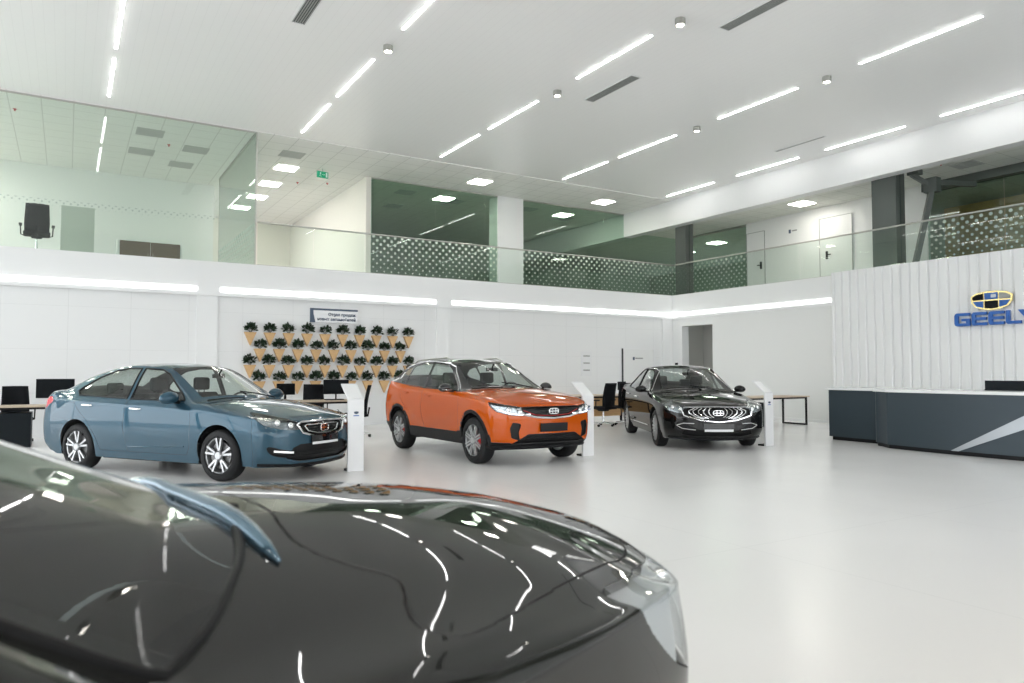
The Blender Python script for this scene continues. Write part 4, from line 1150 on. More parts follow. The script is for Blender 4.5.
# ---- orange crossover with black roof
def orange_suv():
    P = dict(SEDAN); P.update(W=.90, xf=2.13, xr=-2.20, ax=(1.30, -1.30), R=.345, Ra=.385, rowz=(.27, .46, .74), crown=.07,
        hood=[(2.13, .845), (2.06, .885), (1.92, .945), (1.7, 1.01), (1.35, 1.065), (1.0, 1.105), (.7, 1.12)],
        shoulder=[(2.2, .86), (1.7, .92), (1.2, .96), (0, 1.0), (-1.3, 1.06), (-1.9, 1.08)], belt=[(1.0, 1.045), (.3, 1.05), (-1, 1.12), (-1.5, 1.17), (-1.9, 1.20)],
        cx=[1.78, 1.72, 1.60, 1.46, 1.34, 1.20, 1.02], fdx=[-.10, -.01, 0, -.01, -.09], fz=[.25, .40, .64, .81], lip_rise=.08,
        plan_f=[(0, 0), (-.03, .42), (-.10, .78), (-.32, .965)],
        xs=[1.73, 1.30, .84, .40, .0, -.45, -.95, -1.30, -1.75], wd=[.0, .015, -.01, -.015, -.015, -.01, 0, .015, 0],
        hood_edge=[(1.68, .82, 1.52, .62), (1.28, .825, 1.20, .64), (.84, .825, .80, .70)], cowl_z4=1.055,
        cabin=[(.42, .84, .08, .58, 1.485, .24, 1.53), (.02, .84, -.22, .60, 1.54, -.20, 1.59), (-.42, .84, -.55, .60, 1.555, -.56, 1.605),
               (-.95, .83, -1.0, .585, 1.53, -1.0, 1.585), (-1.42, .82, -1.5, .565, 1.48, -1.62, 1.535), (-1.84, .79, -1.92, .60, 1.26, -1.96, 1.29)],
        rw0=11, rw1=12,
        plan_r=[(.26, .955), (.06, .70), (0, 0)], rdx=[.10, .03, 0, .02, .07], rz=[.32, .46, .74, 1.0, 1.16], rcx=[(-2.03, 1.24), (-2.07, 1.22), (-2.09, 1.20)],
        cabin_z=1.08, dash_x=.66, rear_seat=-.80, front_seat=.10, rv_mirror=(.42, 0, 1.40), tw=.225, wheel=dict(kind='vee', n=8, rim_r=.245, m=M['rim'], cal=True, insert=False))
    car = Car(P)
    root = thing('car', 'bright orange crossover with black roof and black lower trim', 'car', (5.99, 10.86, 0), math.radians(-88.1))
    wf = [(.70, 1.075), (.62, 1.13), (.20, 1.41), (.04, 1.47), (-.34, 1.505), (-.36, 1.10)]
    wr = [(-.43, 1.105), (-.41, 1.508), (-.80, 1.50), (-1.14, 1.46), (-1.16, 1.16), (-1.02, 1.135)]
    wq = [(-1.21, 1.18), (-1.19, 1.45), (-1.42, 1.41), (-1.62, 1.31), (-1.58, 1.25)]
    df = [(.84, 1.0), (.86, .80), (.83, .50), (.78, .44), (-.34, .44), (-.42, .70), (-.395, 1.09), (.68, 1.06)]
    dr = [(-.395, 1.09), (-.42, .70), (-.34, .44), (-.84, .44), (-.92, .60), (-1.02, .76), (-1.16, .86), (-1.22, .98), (-1.20, 1.15)]
    hl = [(-1.24, .735), (-1.23, .825), (-1.08, .86), (-.88, .89), (-.70, .915), (-.60, .925), (-.63, .865), (-.74, .79), (-.94, .745), (-1.1, .73)]
    gr = [(-.53, .83), (-.50, .86), (.50, .86), (.53, .83), (.48, .755), (.30, .715), (0, .695), (-.30, .715), (-.48, .755)]
    tlp = [(.96, .92), (.96, 1.08), (1.12, 1.11), (.70, 1.14), (.66, 1.06), (.80, .98)]
    low = [(-.66, .335), (-.42, .47), (.42, .47), (.66, .335)]
    slot = [(-.86, .62), (-.74, .64), (-.70, .56), (-.72, .42), (-.84, .38), (-.82, .50)]
    side = [(2.3, .44), (1.76, .44), (1.74, .52)]
    carve(car, wf, wr, df, dr, hl, 45, gr, extra=[('lower_intake', low, 0, False), (('fog_slot_L', 'fog_slot_R'), slot, 38, True)], tl=tlp, win_q=wq)
    # black cladding: everything low plus a band round the arches
    for x in P['ax']:
        car.region('clad', S2(circle(x, P['R'] + .02, P['Ra'] + .05)), 90, cond=lambda c: abs(c.y) > .6, frm=('body_shell', 'front_bumper', 'rear_bumper', 'door_rear', 'door_front'))
    for k, (i, j, sd) in enumerate(car.par):
        c = car.cen[k]
        if car.lab[k] in ('body_shell', 'front_bumper', 'rear_bumper'):
            if j < 1.0 and (i > 3.3 or c.z < .35): car.lab[k] = 'clad'
            for x in P['ax']:
                pass
            if j < .45: car.lab[k] = 'clad'
    car.by_param('pillar_black', lambda i, j, sd: 5.9 < i < 12.3 and j > 4.0)
    for k in range(len(car.F)):
        if car.lab[k] == 'body_shell' and car.cen[k].x > .3: car.lab[k] = 'front_fender'
    assemble(car, root, M['paint_orange'], roofm=M['gloss_black'])
    for sd in (1, -1): car.part('front_fender', 'front_fender', M['paint_orange'], root, .001, sd=sd)
    car.part('clad', 'lower_cladding', M['black_plastic'], root, 0, .006, .004)
    car.part('pillar_black', 'window_pillars', M['gloss_black'], root, 0)
    common(car, root, M['paint_orange']); mirrors(car, root, M['gloss_black'], (.60, 1.07), chrome=True)
    g = inset_panel(car, 'grille_opening', 'grille', M['grille_dark'], root, .03)
    for k in range(6):
        zz = .725 + k * .023; hw = .30 + .035 * k if k < 5 else .49
        car.line([(-hw, zz), (hw, zz)], 0, .004, 1, -.024, 12).build('grille_bar', M['gloss_black'], g, True)
    car.line([(-.49, .81), (-.30, .74), (0, .725), (.30, .74), (.49, .81)], 0, .005, 1, -.015, 8).build('red_accent', M['red'], g, True)
    car.line([(-.60, .835), (-.54, .80), (-.49, .75), (-.30, .708), (0, .688), (.30, .708), (.49, .75), (.54, .80), (.60, .835)], 0, .014, 1, .004, 6).build('grille_frame', M['chrome'], g, True)
    e = oval_badge(MB(), .16, .075, .008).build('emblem', M['chrome'], g, True); p, n = car.hit(0, .79, 0); e.location = p + Vector((.012, 0, 0))
    li = inset_panel(car, 'lower_intake', 'lower_intake', M['grille_dark'], root, .03)
    for zz in (.37, .40, .43): car.line([(-.44, zz), (.44, zz)], 0, .006, 1, -.02, 10).build('intake_bar', M['black_plastic'], li, True)
    for s_ in 'LR': inset_panel(car, 'fog_slot_' + s_, 'fog_light_slot', M['grille_dark'], root, .02)
    car.decal([(-.24, .50), (.24, .50), (.24, .62), (-.24, .62)], 0, 'number_plate', M['black_plastic'], root, .012, .02)
    car.line([(-.84, .28), (-.5, .28), (0, .28), (.5, .28), (.84, .28)], 0, .03, 1, .0, 8).build('front_lip', M['black_plastic'], root, True)
    for o in heads(root): lamp_balls(car, [(-1.08, .79), (-.93, .82)], 45, o, side_of(o), .038)
    for o in heads(root):
        for s_ in (1,):
            car.line([(-1.21, .752), (-1.1, .747), (-.94, .765), (-.78, .82)], 45, .007, side_of(o), -.006, 6).build('light_guide', M['led_soft'], o, True)
    arc = [(.74, 1.09), (.62, 1.165), (.20, 1.44), (.04, 1.50), (-.38, 1.535), (-.80, 1.53), (-1.16, 1.49), (-1.44, 1.435)]
    for sd in (1, -1):
        car.line(S2(arc), 90, .012, sd, .006, 6).build('window_trim', M['chrome'], root, True)
        car.line(S2([(.72, 1.065), (-.4, 1.09), (-1.0, 1.12), (-1.25, 1.16)]), 90, .007, sd, .004, 6).build('belt_trim', M['gloss_black'], root, True)
        p, n = car.top(-.2, sd * .5); q, n = car.top(-1.3, sd * .5)
        MB().tube([p + Vector((.15, 0, -.01)), p + Vector((0, 0, .04)), (p + q) / 2 + Vector((0, 0, .045)), q + Vector((0, 0, .04)), q + Vector((-.15, 0, -.01))], .014, 8).build('roof_rail', M['alu'], root, True)
    sb = bmesh.new(); g_ = []
    for i in range(5):
        row = []
        for j in range(13):
            y_ = -.52 + 1.04 * j / 12; p, n = car.top(-1.52, y_)
            f_ = i / 4; row.append(sb.verts.new((-1.52 - .34 * f_ + .10 * abs(y_) * f_, y_, p.z + .006 - .035 * f_ * f_)))
        g_.append(row)
    for i in range(4):
        for j in range(12): sb.faces.new((g_[i][j], g_[i][j + 1], g_[i + 1][j + 1], g_[i + 1][j]))
    bmesh.ops.recalc_face_normals(sb, faces=sb.faces); sb.normal_update()
    if sum(f.normal.z for f in sb.faces) < 0: bmesh.ops.reverse_faces(sb, faces=sb.faces)
    thicken(sb, .03); me = bpy.data.meshes.new('spoiler'); sb.to_mesh(me); sb.free(); me.materials.append(M['gloss_black'])
    o = bpy.data.objects.new('spoiler', me); C.objects.link(o); o.parent = root
    handles(car, root, [(-.08, .97), (-.90, 1.0)], M['paint_orange'])
    wipers(car, root, 1.0, .88)
M['led_soft'] = mat('daytime_led', (.9, .95, 1), .3, emit=(.9, .95, 1), es=1.5)
orange_suv()

# ---- black long sedan
def black_sedan():
    P = dict(SEDAN); P.update(W=.93, xf=2.37, xr=-2.56, ax=(1.425, -1.425), R=.335, Ra=.372, rowz=(.20, .36, .62), crown=.09,
        hood=[(2.37, .715), (2.30, .76), (2.15, .815), (1.9, .875), (1.5, .94), (1.05, 1.0), (.7, 1.03)],
        shoulder=[(2.4, .73), (1.85, .80), (1.3, .85), (0, .90), (-1.3, .95), (-2.0, .97)], belt=[(1.1, .945), (.3, .955), (-1, 1.0), (-1.6, 1.04), (-2.1, 1.06)],
        cx=[1.98, 1.92, 1.80, 1.64, 1.48, 1.28, 1.04], xs=[1.86, 1.425, .92, .42, -.08, -.55, -1.0, -1.425, -1.95],
        hood_edge=[(1.80, .83, 1.65, .62), (1.40, .845, 1.30, .64), (.86, .845, .80, .72)],
        cabin=[(.42, .86, .0, .58, 1.41, .18, 1.45), (.0, .865, -.28, .59, 1.455, -.25, 1.505), (-.50, .865, -.62, .58, 1.46, -.62, 1.51),
               (-1.05, .85, -1.08, .56, 1.41, -1.12, 1.465), (-1.48, .82, -1.55, .58, 1.28, -1.58, 1.33), (-1.95, .80, -2.08, .63, 1.11, -2.08, 1.145)],
        rcx=[(-2.2, 1.13), (-2.28, 1.13), (-2.36, 1.13)], wheel_in=.13, dash_x=.62, rear_seat=-.85, front_seat=.08, rv_mirror=(.36, 0, 1.32), wheel=dict(kind='twin', n=10, rim_r=.245, m=M['rim']))
    car = Car(P)
    root = thing('car', 'glossy black sedan with wide chrome arched grille, parked in front of the wall opening', 'car', (10.78, 10.89, 0), math.radians(-120.2))
    wf = [(.66, .985), (.56, 1.06), (.14, 1.34), (.0, 1.40), (-.38, 1.425), (-.40, .995)]
    wr = [(-.47, 1.0), (-.45, 1.425), (-.75, 1.415), (-1.02, 1.36), (-1.30, 1.25), (-1.58, 1.10), (-1.50, 1.04)]
    df = [(.86, .90), (.90, .70), (.87, .40), (.80, .30), (-.38, .30), (-.46, .60), (-.435, .985), (.66, .965)]
    dr = [(-.435, .985), (-.46, .60), (-.38, .30), (-.95, .30), (-1.02, .48), (-1.14, .66), (-1.34, .80), (-1.46, .92), (-1.48, 1.02)]
    hl = [(-1.34, .66), (-1.33, .725), (-1.18, .77), (-.98, .82), (-.80, .85), (-.70, .86), (-.74, .79), (-.84, .71), (-1.05, .66), (-1.2, .645)]
    gr = [(-.60, .69), (-.56, .745), (.56, .745), (.60, .69), (.56, .60), (.30, .53), (0, .50), (-.30, .53), (-.56, .60)]
    tlp = [(1.1, .82), (1.12, .97), (1.20, 1.01), (.88, 1.02), (.84, .96), (.96, .86)]
    low = [(-.62, .28), (-.55, .36), (.55, .36), (.62, .28), (.40, .24), (-.40, .24)]
    slot = [(-1.26, .36), (-1.05, .46), (-.92, .50), (-.88, .42), (-1.0, .35), (-1.2, .32)]
    carve(car, wf, wr, df, dr, hl, 45, gr, extra=[('lower_intake', low, 0, False), (('fog_slot_L', 'fog_slot_R'), slot, 40, True)], tl=tlp)
    assemble(car, root, M['paint_black'])
    common(car, root, M['paint_black']); mirrors(car, root, M['paint_black'], (.56, .985))
    g = inset_panel(car, 'grille_opening', 'grille', M['grille_dark'], root, .035)
    car.line([(-.62, .72), (-.58, .605), (-.31, .525), (0, .493), (.31, .525), (.58, .605), (.62, .72)], 0, .016, 1, .004, 8).build('grille_frame', M['chrome'], g, True)
    car.line([(-.58, .745), (0, .75), (.58, .745)], 0, .007, 1, .004, 10).build('grille_top_trim', M['chrome'], g, True)
    for k, h_ in enumerate((.16, .25, .34, .43, .50)):       # nested arches to either side of the badge
        for sd in (1, -1):
            pts = [(sd * h_ * .80, .735), (sd * h_, .69), (sd * h_ * .98, .645), (sd * h_ * .78, .60 - .004 * k), (sd * h_ * .5, .575 - .008 * k)]
            car.line(pts, 0, .008, 1, -.010, 6).build('grille_arch', M['chrome'], g, True)
    for k in range(5): car.line([(-.5, .545 + k * .04), (.5, .545 + k * .04)] if k else [(-.22, .545), (.22, .545)], 0, .003, 1, -.03, 10).build('grille_bar', M['gloss_black'], g, True)
    e = oval_badge(MB(), .18, .085, .008).build('emblem', M['chrome'], g, True); p, n = car.hit(0, .65, 0); e.location = p + Vector((.012, 0, 0))
    li = inset_panel(car, 'lower_intake', 'lower_intake', M['grille_dark'], root, .03)
    car.line([(-.5, .30), (.5, .30)], 0, .006, 1, -.02, 10).build('intake_bar', M['black_plastic'], li, True)
    for s_ in 'LR': inset_panel(car, 'fog_slot_' + s_, 'fog_light_slot', M['grille_dark'], root, .02)
    for sd in (1, -1):
        car.line([(-1.18, .47), (-1.02, .475), (-.90, .44), (-1.0, .385), (-1.2, .36)], 40, .007, sd, .004, 6).build('fog_trim', M['chrome'], root, True)
    for o in heads(root): lamp_balls(car, [(-1.14, .715), (-1.0, .745)], 45, o, side_of(o), .034)
    car.decal([(-.26, .36), (.26, .36), (.26, .47), (-.26, .47)], 0, 'plate_holder', M['gloss_black'], root, .012, .01)
    car.decal([(-.245, .335), (.245, .335), (.245, .37), (-.245, .37)], 0, 'plate_strip', M['white_gloss'], root, .016, .016)
    car.line([(-.80, .225), (-.5, .20), (0, .19), (.5, .20), (.80, .225)], 0, .02, 1, .0, 8).build('front_lip', M['black_plastic'], root, True)
    outline(car, root, S2(wf), M['black_plastic'], .011, 'window_seal', -.001); outline(car, root, S2(wr), M['black_plastic'], .011, 'window_seal', -.001)
    arc = [(.72, .99), (.56, 1.09), (.14, 1.37), (.0, 1.42), (-.40, 1.445), (-.75, 1.435), (-1.04, 1.38), (-1.32, 1.27), (-1.64, 1.10)]
    for sd in (1, -1):
        car.line(S2(arc), 90, .009, sd, .004, 6).build('window_trim', M['chrome'], root, True)
        car.line(S2([(.80, .34), (-.95, .34)]), 90, .010, sd, .0, 14).build('sill_trim', M['chrome'], root, True)
    handles(car, root, [(-.16, .86), (-1.06, .90)], M['chrome'])
    wipers(car, root, 1.02, .88)
black_sedan()
# ---- dark grey car right in front of the camera
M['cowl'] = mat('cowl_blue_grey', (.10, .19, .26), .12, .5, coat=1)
M['lamp_silver'] = mat('lamp_silver', (.55, .57, .59), .3, .6)
def near_car():
    global NS, NR
    NS, NR = 22, 14
    P = dict(SEDAN); P.update(W=.875, xf=2.30, ax=(1.36, -1.34), crown=.235, plan_f=[(0, 0), (-.03, .40), (-.14, .72), (-.38, .93)], R=.31, Ra=.335,
        hood=[(2.30, .80), (2.26, .855), (2.16, .90), (2.0, .95), (1.7, 1.01), (1.3, 1.062), (.95, 1.105), (.7, 1.125)],
        shoulder=[(2.4, .74), (1.8, .80), (1.3, .84), (0, .90), (-1.3, .95), (-1.9, .97)], belt=[(1.1, .93), (.3, .965), (-1, 1.01), (-1.5, 1.04), (-1.9, 1.06)],
        cx=[1.92, 1.86, 1.74, 1.58, 1.42, 1.22, .92], fz=[.19, .36, .55, .74], lip_rise=.05, fdx=[-.07, 0, 0, -.02, -.09],
        hood_edge=[(1.72, .755, 1.58, .59), (1.32, .785, 1.22, .62), (.62, .81, .50, .69)], cowl_z4=.955,
        cabin=[(.22, .815, -.12, .575, 1.40, .06, 1.445), (-.10, .82, -.34, .585, 1.435, -.32, 1.485), (-.50, .82, -.62, .58, 1.44, -.62, 1.485),
               (-.98, .805, -1.02, .56, 1.395, -1.06, 1.45), (-1.36, .78, -1.42, .59, 1.285, -1.42, 1.33), (-1.78, .76, -1.86, .64, 1.11, -1.86, 1.145)],
        xs=[1.78, 1.36, .86, .36, -.10, -.50, -.98, -1.34, -1.80], dash_x=.45, front_seat=-.1, rear_seat=-.9, rv_mirror=(.22, 0, 1.31))
    car = Car(P)
    root = thing('car', 'dark grey car filling the lower left foreground, cropped to its bonnet and windscreen', 'car', (-.65, 1.30, 0), math.radians(27))
    for x in P['ax']: car.region('hole', S2(circle(x, P['R'] + .02, P['Ra'])), 90, cond=lambda c: abs(c.y) > .5 and c.z < 1.0)
    car.frozen = set(car.snapped)
    for k, (i, j, sd) in enumerate(car.par):
        c = car.cen[k]
        for x in P['ax']:
            if abs(c.x - x) < P['Ra'] * .98 and c.z < P['R'] and abs(c.y) > .5: car.lab[k] = 'hole'
    hh = [(1.0, 0), (.985, .24), (.90, .44), (.935, .54), (.985, .61), (.915, .69), (.90, .745), (.98, .775), (1.30, .735), (1.6, .70), (1.86, .67), (2.02, .56), (2.14, .38), (2.20, .18), (2.215, 0)]
    full = hh + [(x, -y) for x, y in hh[-2:0:-1]]
    hood = smooth_poly(full, 4)
    ws = [(.895, 0), (.88, .25), (.80, .42), (.70, .53), (.56, .635), (.42, .66), (-.02, .535), (-.06, .30), (-.075, 0)]
    wsf = ws + [(x, -y) for x, y in ws[-2:0:-1]]; wsf = smooth_poly(wsf, 4)
    up = lambda c: c.z > .7
    car.region('hood', hood, 'top', both=False, cond=up, snap=.05)
    car.region('windshield', wsf, 'top', both=False, cond=up, snap=.05)
    hl = smooth_poly([(-1.30, .66), (-1.27, .765), (-1.1, .80), (-.9, .825), (-.68, .845), (-.50, .86), (-.50, .77), (-.62, .64), (-.80, .575), (-1.05, .59)], 4)
    car.region(('headlight_L', 'headlight_R'), hl, 45, cond=lambda c: c.x > .8)
    gr = [(-.45, .74), (-.38, .775), (.38, .775), (.45, .74), (.38, .62), (.20, .57), (-.20, .57), (-.38, .62)]
    car.region('grille_opening', gr, 0, both=False, cond=lambda c: c.x > 1.7)
    wf = lambda c: c.z > .9
    w1 = [(.30, 1.0), (.22, 1.06), (-.04, 1.30), (-.12, 1.36), (-.44, 1.40), (-.45, 1.01)]
    w2 = [(-.52, 1.015), (-.50, 1.40), (-.72, 1.39), (-.92, 1.34), (-1.16, 1.25), (-1.42, 1.11), (-1.40, 1.05)]
    car.region('window_front', S2(w1), 90, cond=wf); car.region('window_rear', S2(w2), 90, cond=wf)
    car.by_param('rear_window', lambda i, j, sd: 10.12 < i < 11.9 and j > 5.3)
    df = [(.55, .90), (.62, .70), (.70, .40), (.64, .30), (-.42, .30), (-.48, .60), (-.485, 1.0), (.34, .98)]
    dr = [(-.485, 1.0), (-.48, .60), (-.42, .30), (-.86, .30), (-.93, .48), (-1.05, .66), (-1.25, .80), (-1.38, .92), (-1.42, 1.03)]
    car.region('door_front', S2(df), 90, cond=lambda c: c.z > .2); car.region('door_rear', S2(dr), 90, cond=lambda c: c.z > .2)
    car.by_param('front_bumper', lambda i, j, sd: i < 3.5 and j < 2.9)
    car.by_param('rear_bumper', lambda i, j, sd: i > 12.9 and j < 2.1)
    car.by_param('trunk_lid', lambda i, j, sd: i > 12 and j > (4.3 if i < 14 else 2.1))
    pm = M['paint_grey']
    for lb, nm in (('body_shell', 'body_shell'), ('hood', 'hood'), ('front_bumper', 'front_bumper'), ('rear_bumper', 'rear_bumper'), ('trunk_lid', 'trunk_lid')):
        car.part(lb, nm, pm, root, shrink=.005)
    for sd in (1, -1):
        car.part('door_front', 'front_door', pm, root, sd=sd); car.part('door_rear', 'rear_door', pm, root, sd=sd)
        for k in ('window_front', 'window_rear'): car.part(k, 'side_window', M['car_glass_dark'], root, shrink=0, thick=0, push=-.006, sd=sd)
    car.part('windshield', 'windshield', M['car_glass_dark'], root, shrink=0, thick=0, push=-.002)
    car.part('rear_window', 'rear_window', M['car_glass_dark'], root, shrink=0, thick=0, push=-.003)
    for sd, s_ in ((1, 'L'), (-1, 'R')):
        h = car.part('headlight_' + s_, 'headlight', M['lamp_glass'], root, shrink=.002, thick=0)
        if h: car.part('headlight_' + s_, 'reflector', M['lamp_silver'], h, shrink=.004, thick=0, push=-.03); lamp_balls(car, [(-1.14, .73), (-1.0, .75)], 45, h, sd, .034)
    g = inset_panel(car, 'grille_opening', 'grille', M['grille_dark'], root, .03)
    car.line(gr, 0, .013, 1, .003, 8, True).build('grille_frame', M['chrome'], g, True)
    e = oval_badge(MB(), .15, .085, .008).build('emblem', M['chrome'], g, True); p, n = car.hit(0, .68, 0); e.location = p + Vector((.01, 0, 0))
    # rubber in the bonnet gap and round the windscreen
    mb = MB(); out = []
    for i, a in enumerate(hood):
        loc, n = car.top(*a)
        if loc is not None: out.append(loc - n * .010)
    mb.tube(out, .009, 8, True).build('hood_gap_seal', M['dark_inner'], root, True)
    out = []
    for i, a in enumerate(wsf):
        loc, n = car.top(*a)
        if loc is not None: out.append(loc + n * .001)
    MB().tube(out, .008, 8, True).build('windshield_seal', M['black_plastic'], root, True)
    common(car, root, pm); mirrors(car, root, pm, (.16, .985))
    a, _ = car.top(.935, .50); b_, _ = car.top(.90, -.28)
    MB().tube([a + Vector((0, 0, .008)), (a + b_) / 2 + Vector((.02, 0, .022)), b_ + Vector((0, 0, .008))], .007, 8).build('wiper', M['black_plastic'], root, True)
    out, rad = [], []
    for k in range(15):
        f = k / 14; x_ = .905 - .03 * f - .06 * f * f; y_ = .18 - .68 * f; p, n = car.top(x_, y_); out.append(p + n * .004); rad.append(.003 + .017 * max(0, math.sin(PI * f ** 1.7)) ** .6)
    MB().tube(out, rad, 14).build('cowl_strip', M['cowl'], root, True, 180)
    NS, NR = 10, 7
near_car()
# ------------------------------------------------------------------ furniture
# info pillars beside the cars
def pillar(x, y, lb):
    t = thing('info_stand', lb, 'info stand', (x, y, 0), math.radians(2), 'white info stands')
    MB().box(-.115, .115, -.02, .02, .0, .97, .006).build('pillar', M['white_gloss'], t)
    MB().box(-.10, .10, .02, .17, 0, .03, .004).build('base_plate', M['black_plastic'], t)
    p = MB().box(-.115, .115, -.010, .010, 0, .36, .004, rot=Matrix.Rotation(math.radians(-52), 4, 'X'), at=(0, -.01, .965)).build('tilted_panel', M['white_gloss'], t)
    MB().box(-.095, .095, -.0145, -.009, .03, .33, 0, rot=Matrix.Rotation(math.radians(-52), 4, 'X'), at=(0, -.01, .965)).build('info_sheet', M['fascia'], p)
    e = MB().prism([(-.035, .012), (0, .018), (.035, .012), (.028, -.012), (0, -.022), (-.028, -.012)], .004, lambda u, v, w_: Vector((u, -.0205 - w_, .80 + v))).build('emblem', M['text_dark'], t)
    MB().box(-.04, .04, -.023, -.019, .752, .764).build('small_lettering', M['sign_blue'], t)
pillar(3.40, 9.66, 'white info stand with tilted top panel beside the blue car nose')
pillar(7.22, 9.44, 'white info stand with tilted top panel beside the orange car')
pillar(11.04, 8.98, 'white info stand with tilted top panel beside the black car')
# reception desk
t = thing('reception_desk', 'long curved slate blue reception desk with white worktop and silver slash', 'reception desk', (12.7, 6.5, 0))
O = Vector((12.7, 6.5, 0))
def extr(pts, z0, z1, name, m, parent=t):
    return MB().prism([(p[0], p[1]) for p in pts], z1 - z0, lambda u, v, w_: Vector((u, v, z0 + w_)) - O).build(name, m, parent, True, 30)
front = [(12.98, 8.06), (12.86, 8.04), (12.76, 7.97), (12.70, 7.84)]
def arc(y): return 12.40 + .045 * (y - 6.1) ** 2 * (1 if y > 6.1 else .55)
main = [(13.5, 8.06)] + front + [(arc(y), y) for y in [7.6, 7.2, 6.8, 6.4, 6.0, 5.6, 5.2, 4.8, 4.4, 4.0, 3.6]] + [(13.5, 3.6)]
extr(main, .07, 1.0, 'curved_front', M['desk_blue'])
ins = [(x + .05, y) for x, y in main]; extr(ins, 0, .07, 'toe_kick', M['black_plastic'])
extr([(13.16, 9.22), (13.10, 8.0), (13.9, 8.0), (13.9, 9.22)], .07, 1.0, 'side_cabinet', M['desk_blue'])
extr([(13.20, 9.17), (13.15, 8.0), (13.9, 8.0), (13.9, 9.17)], 0, .07, 'toe_kick', M['black_plastic'])
topo = [(13.08, 9.28), (13.04, 8.12), (12.84, 8.08), (12.70, 7.99), (12.64, 7.84)] + [(arc(y) - .05, y) for y in [7.6, 7.2, 6.8, 6.4, 6.0, 5.6, 5.2, 4.8, 4.4, 4.0, 3.55]] + [(13.6, 3.55), (13.6, 8.0), (13.95, 8.0), (13.95, 9.28)]
extr(topo, 1.0, 1.05, 'worktop', M['counter'])
# silver slash across the curved front
nS = 14; b = bmesh.new(); A, B = [], []
for k in range(nS + 1):
    f = k / nS; yl = 6.44 - 2.35 * f; yu = 6.32 - 1.75 * f
    z = .07 + .93 * f
    zz = z
    y_a = 6.46 - 1.62 * f; y_b = 6.34 - 2.15 * f
    A.append(b.verts.new(Vector((arc(y_a) - .012, y_a, zz)) - O)); B.append(b.verts.new(Vector((arc(y_b) - .012, y_b, zz)) - O))
for k in range(nS): b.faces.new((A[k], A[k + 1], B[k + 1], B[k]))
bmesh.ops.recalc_face_normals(b, faces=b.faces); b.normal_update()
if sum(f.normal.x for f in b.faces) > 0: bmesh.ops.reverse_faces(b, faces=b.faces)
thicken(b, .02); me = bpy.data.meshes.new('silver_slash'); b.to_mesh(me); b.free(); me.materials.append(M['silver'])
o = bpy.data.objects.new('silver_slash', me); C.objects.link(o); o.parent = t
t2 = thing('counter_screen', 'low dark panel standing on the white worktop of the reception desk at the right edge', 'panel', (13.2, 5.2, 1.05))
MB().box(-.02, .02, -1.2, 1.09, 0, .165, .004).build('panel', M['desk_blue2'], t2)
MB().box(-.04, .2, -1.2, 1.09, 0, .02, .004).build('foot_rail', M['desk_blue2'], t2)
# wall planters
def planter():
    t = thing('wall_planter', 'wooden triangular wall pocket with a bushy green plant', 'planter', (0, 0, 0))
    hw, h, d = .138, .32, .075
    b = MB(); P_ = [(-hw, 0), (hw, 0), (0, -h)]
    b.prism(P_, .012, lambda u, v, w_: Vector((u, -d - w_, v)))
    b.bar((-hw + .004, -d / 2, 0), (0, -d / 2, -h + .008), .01, d, (0, 1, 0)).bar((hw - .004, -d / 2, 0), (0, -d / 2, -h + .008), .01, d, (0, 1, 0))
    b.build('pocket', M['wood'], t)
    MB().box(-.10, .10, -d + .005, -.01, -.03, -.012).build('soil', M['soil'], t)
    return t
def foliage(seed):
    r = random.Random(seed); b = bmesh.new()
    for k in range(95):
        th = r.random() * 2 * PI; ph = math.acos(1 - 1.25 * r.random()); R = .06 + .085 * r.random()
        dr = Vector((math.sin(ph) * math.cos(th), math.sin(ph) * math.sin(th) * .8, math.cos(ph)))
        c = Vector((0, -.06, .075)) + dr * R * 1.05
        u = dr.cross(Vector((r.random() - .5, r.random() - .5, r.random() - .5))).normalized(); v = dr
        L, wv = .055 + .03 * r.random(), .022 + .012 * r.random()
        pts = [c - v * L * .5, c + u * wv, c + v * L * .6 + u * wv * .2, c - u * wv]
        f = b.faces.new([b.verts.new(p) for p in pts])
    for k in range(7):
        th = 2 * PI * k / 7; p0 = Vector((0, -.045, -.02)); p1 = p0 + Vector((.07 * math.cos(th), .05 * math.sin(th), .09))
        s_ = Vector((.004, 0, 0)); f = b.faces.new([b.verts.new(q) for q in (p0 - s_, p0 + s_, p1 + s_, p1 - s_)])
    me = bpy.data.meshes.new('foliage'); b.to_mesh(me); b.free(); me.materials.append(M['leaf']); return me
fol = [foliage(k) for k in range(5)]
proto = planter()
po = bpy.data.objects.new('foliage', fol[0]); C.objects.link(po); po.parent = proto
rowsP = [(2.31, 3.71, 10), (1.92, 3.935, 9), (1.53, 3.71, 10), (1.14, 3.935, 9)]
rown = ['top row', 'second row', 'third row', 'bottom row']
ordn = ['first', 'second', 'third', 'fourth', 'fifth', 'sixth', 'seventh', 'eighth', 'ninth', 'tenth']
firstp = True
for ri, (z, x0, n) in enumerate(rowsP):
    for k in range(n):
        lb = 'wooden triangular wall pocket with bushy green plant, %s from the left in the %s' % (ordn[k], rown[ri])
        loc = (x0 + .451 * k, YA + .03, z)
        if firstp: o = proto; o.location = loc; firstp = False
        else:
            o = dup(proto, loc)
            for c in o.children:
                if c.name.startswith('foliage'): c.data = fol[(ri * 7 + k * 3) % 5]; c.rotation_euler = (0, 0, 0); c.scale = (1.08 if k % 2 else -1.08, 1.1, 1.0 + .05 * ((k + ri) % 4))
        o['label'] = lb; o['group'] = 'triangular plant pockets on the back wall'
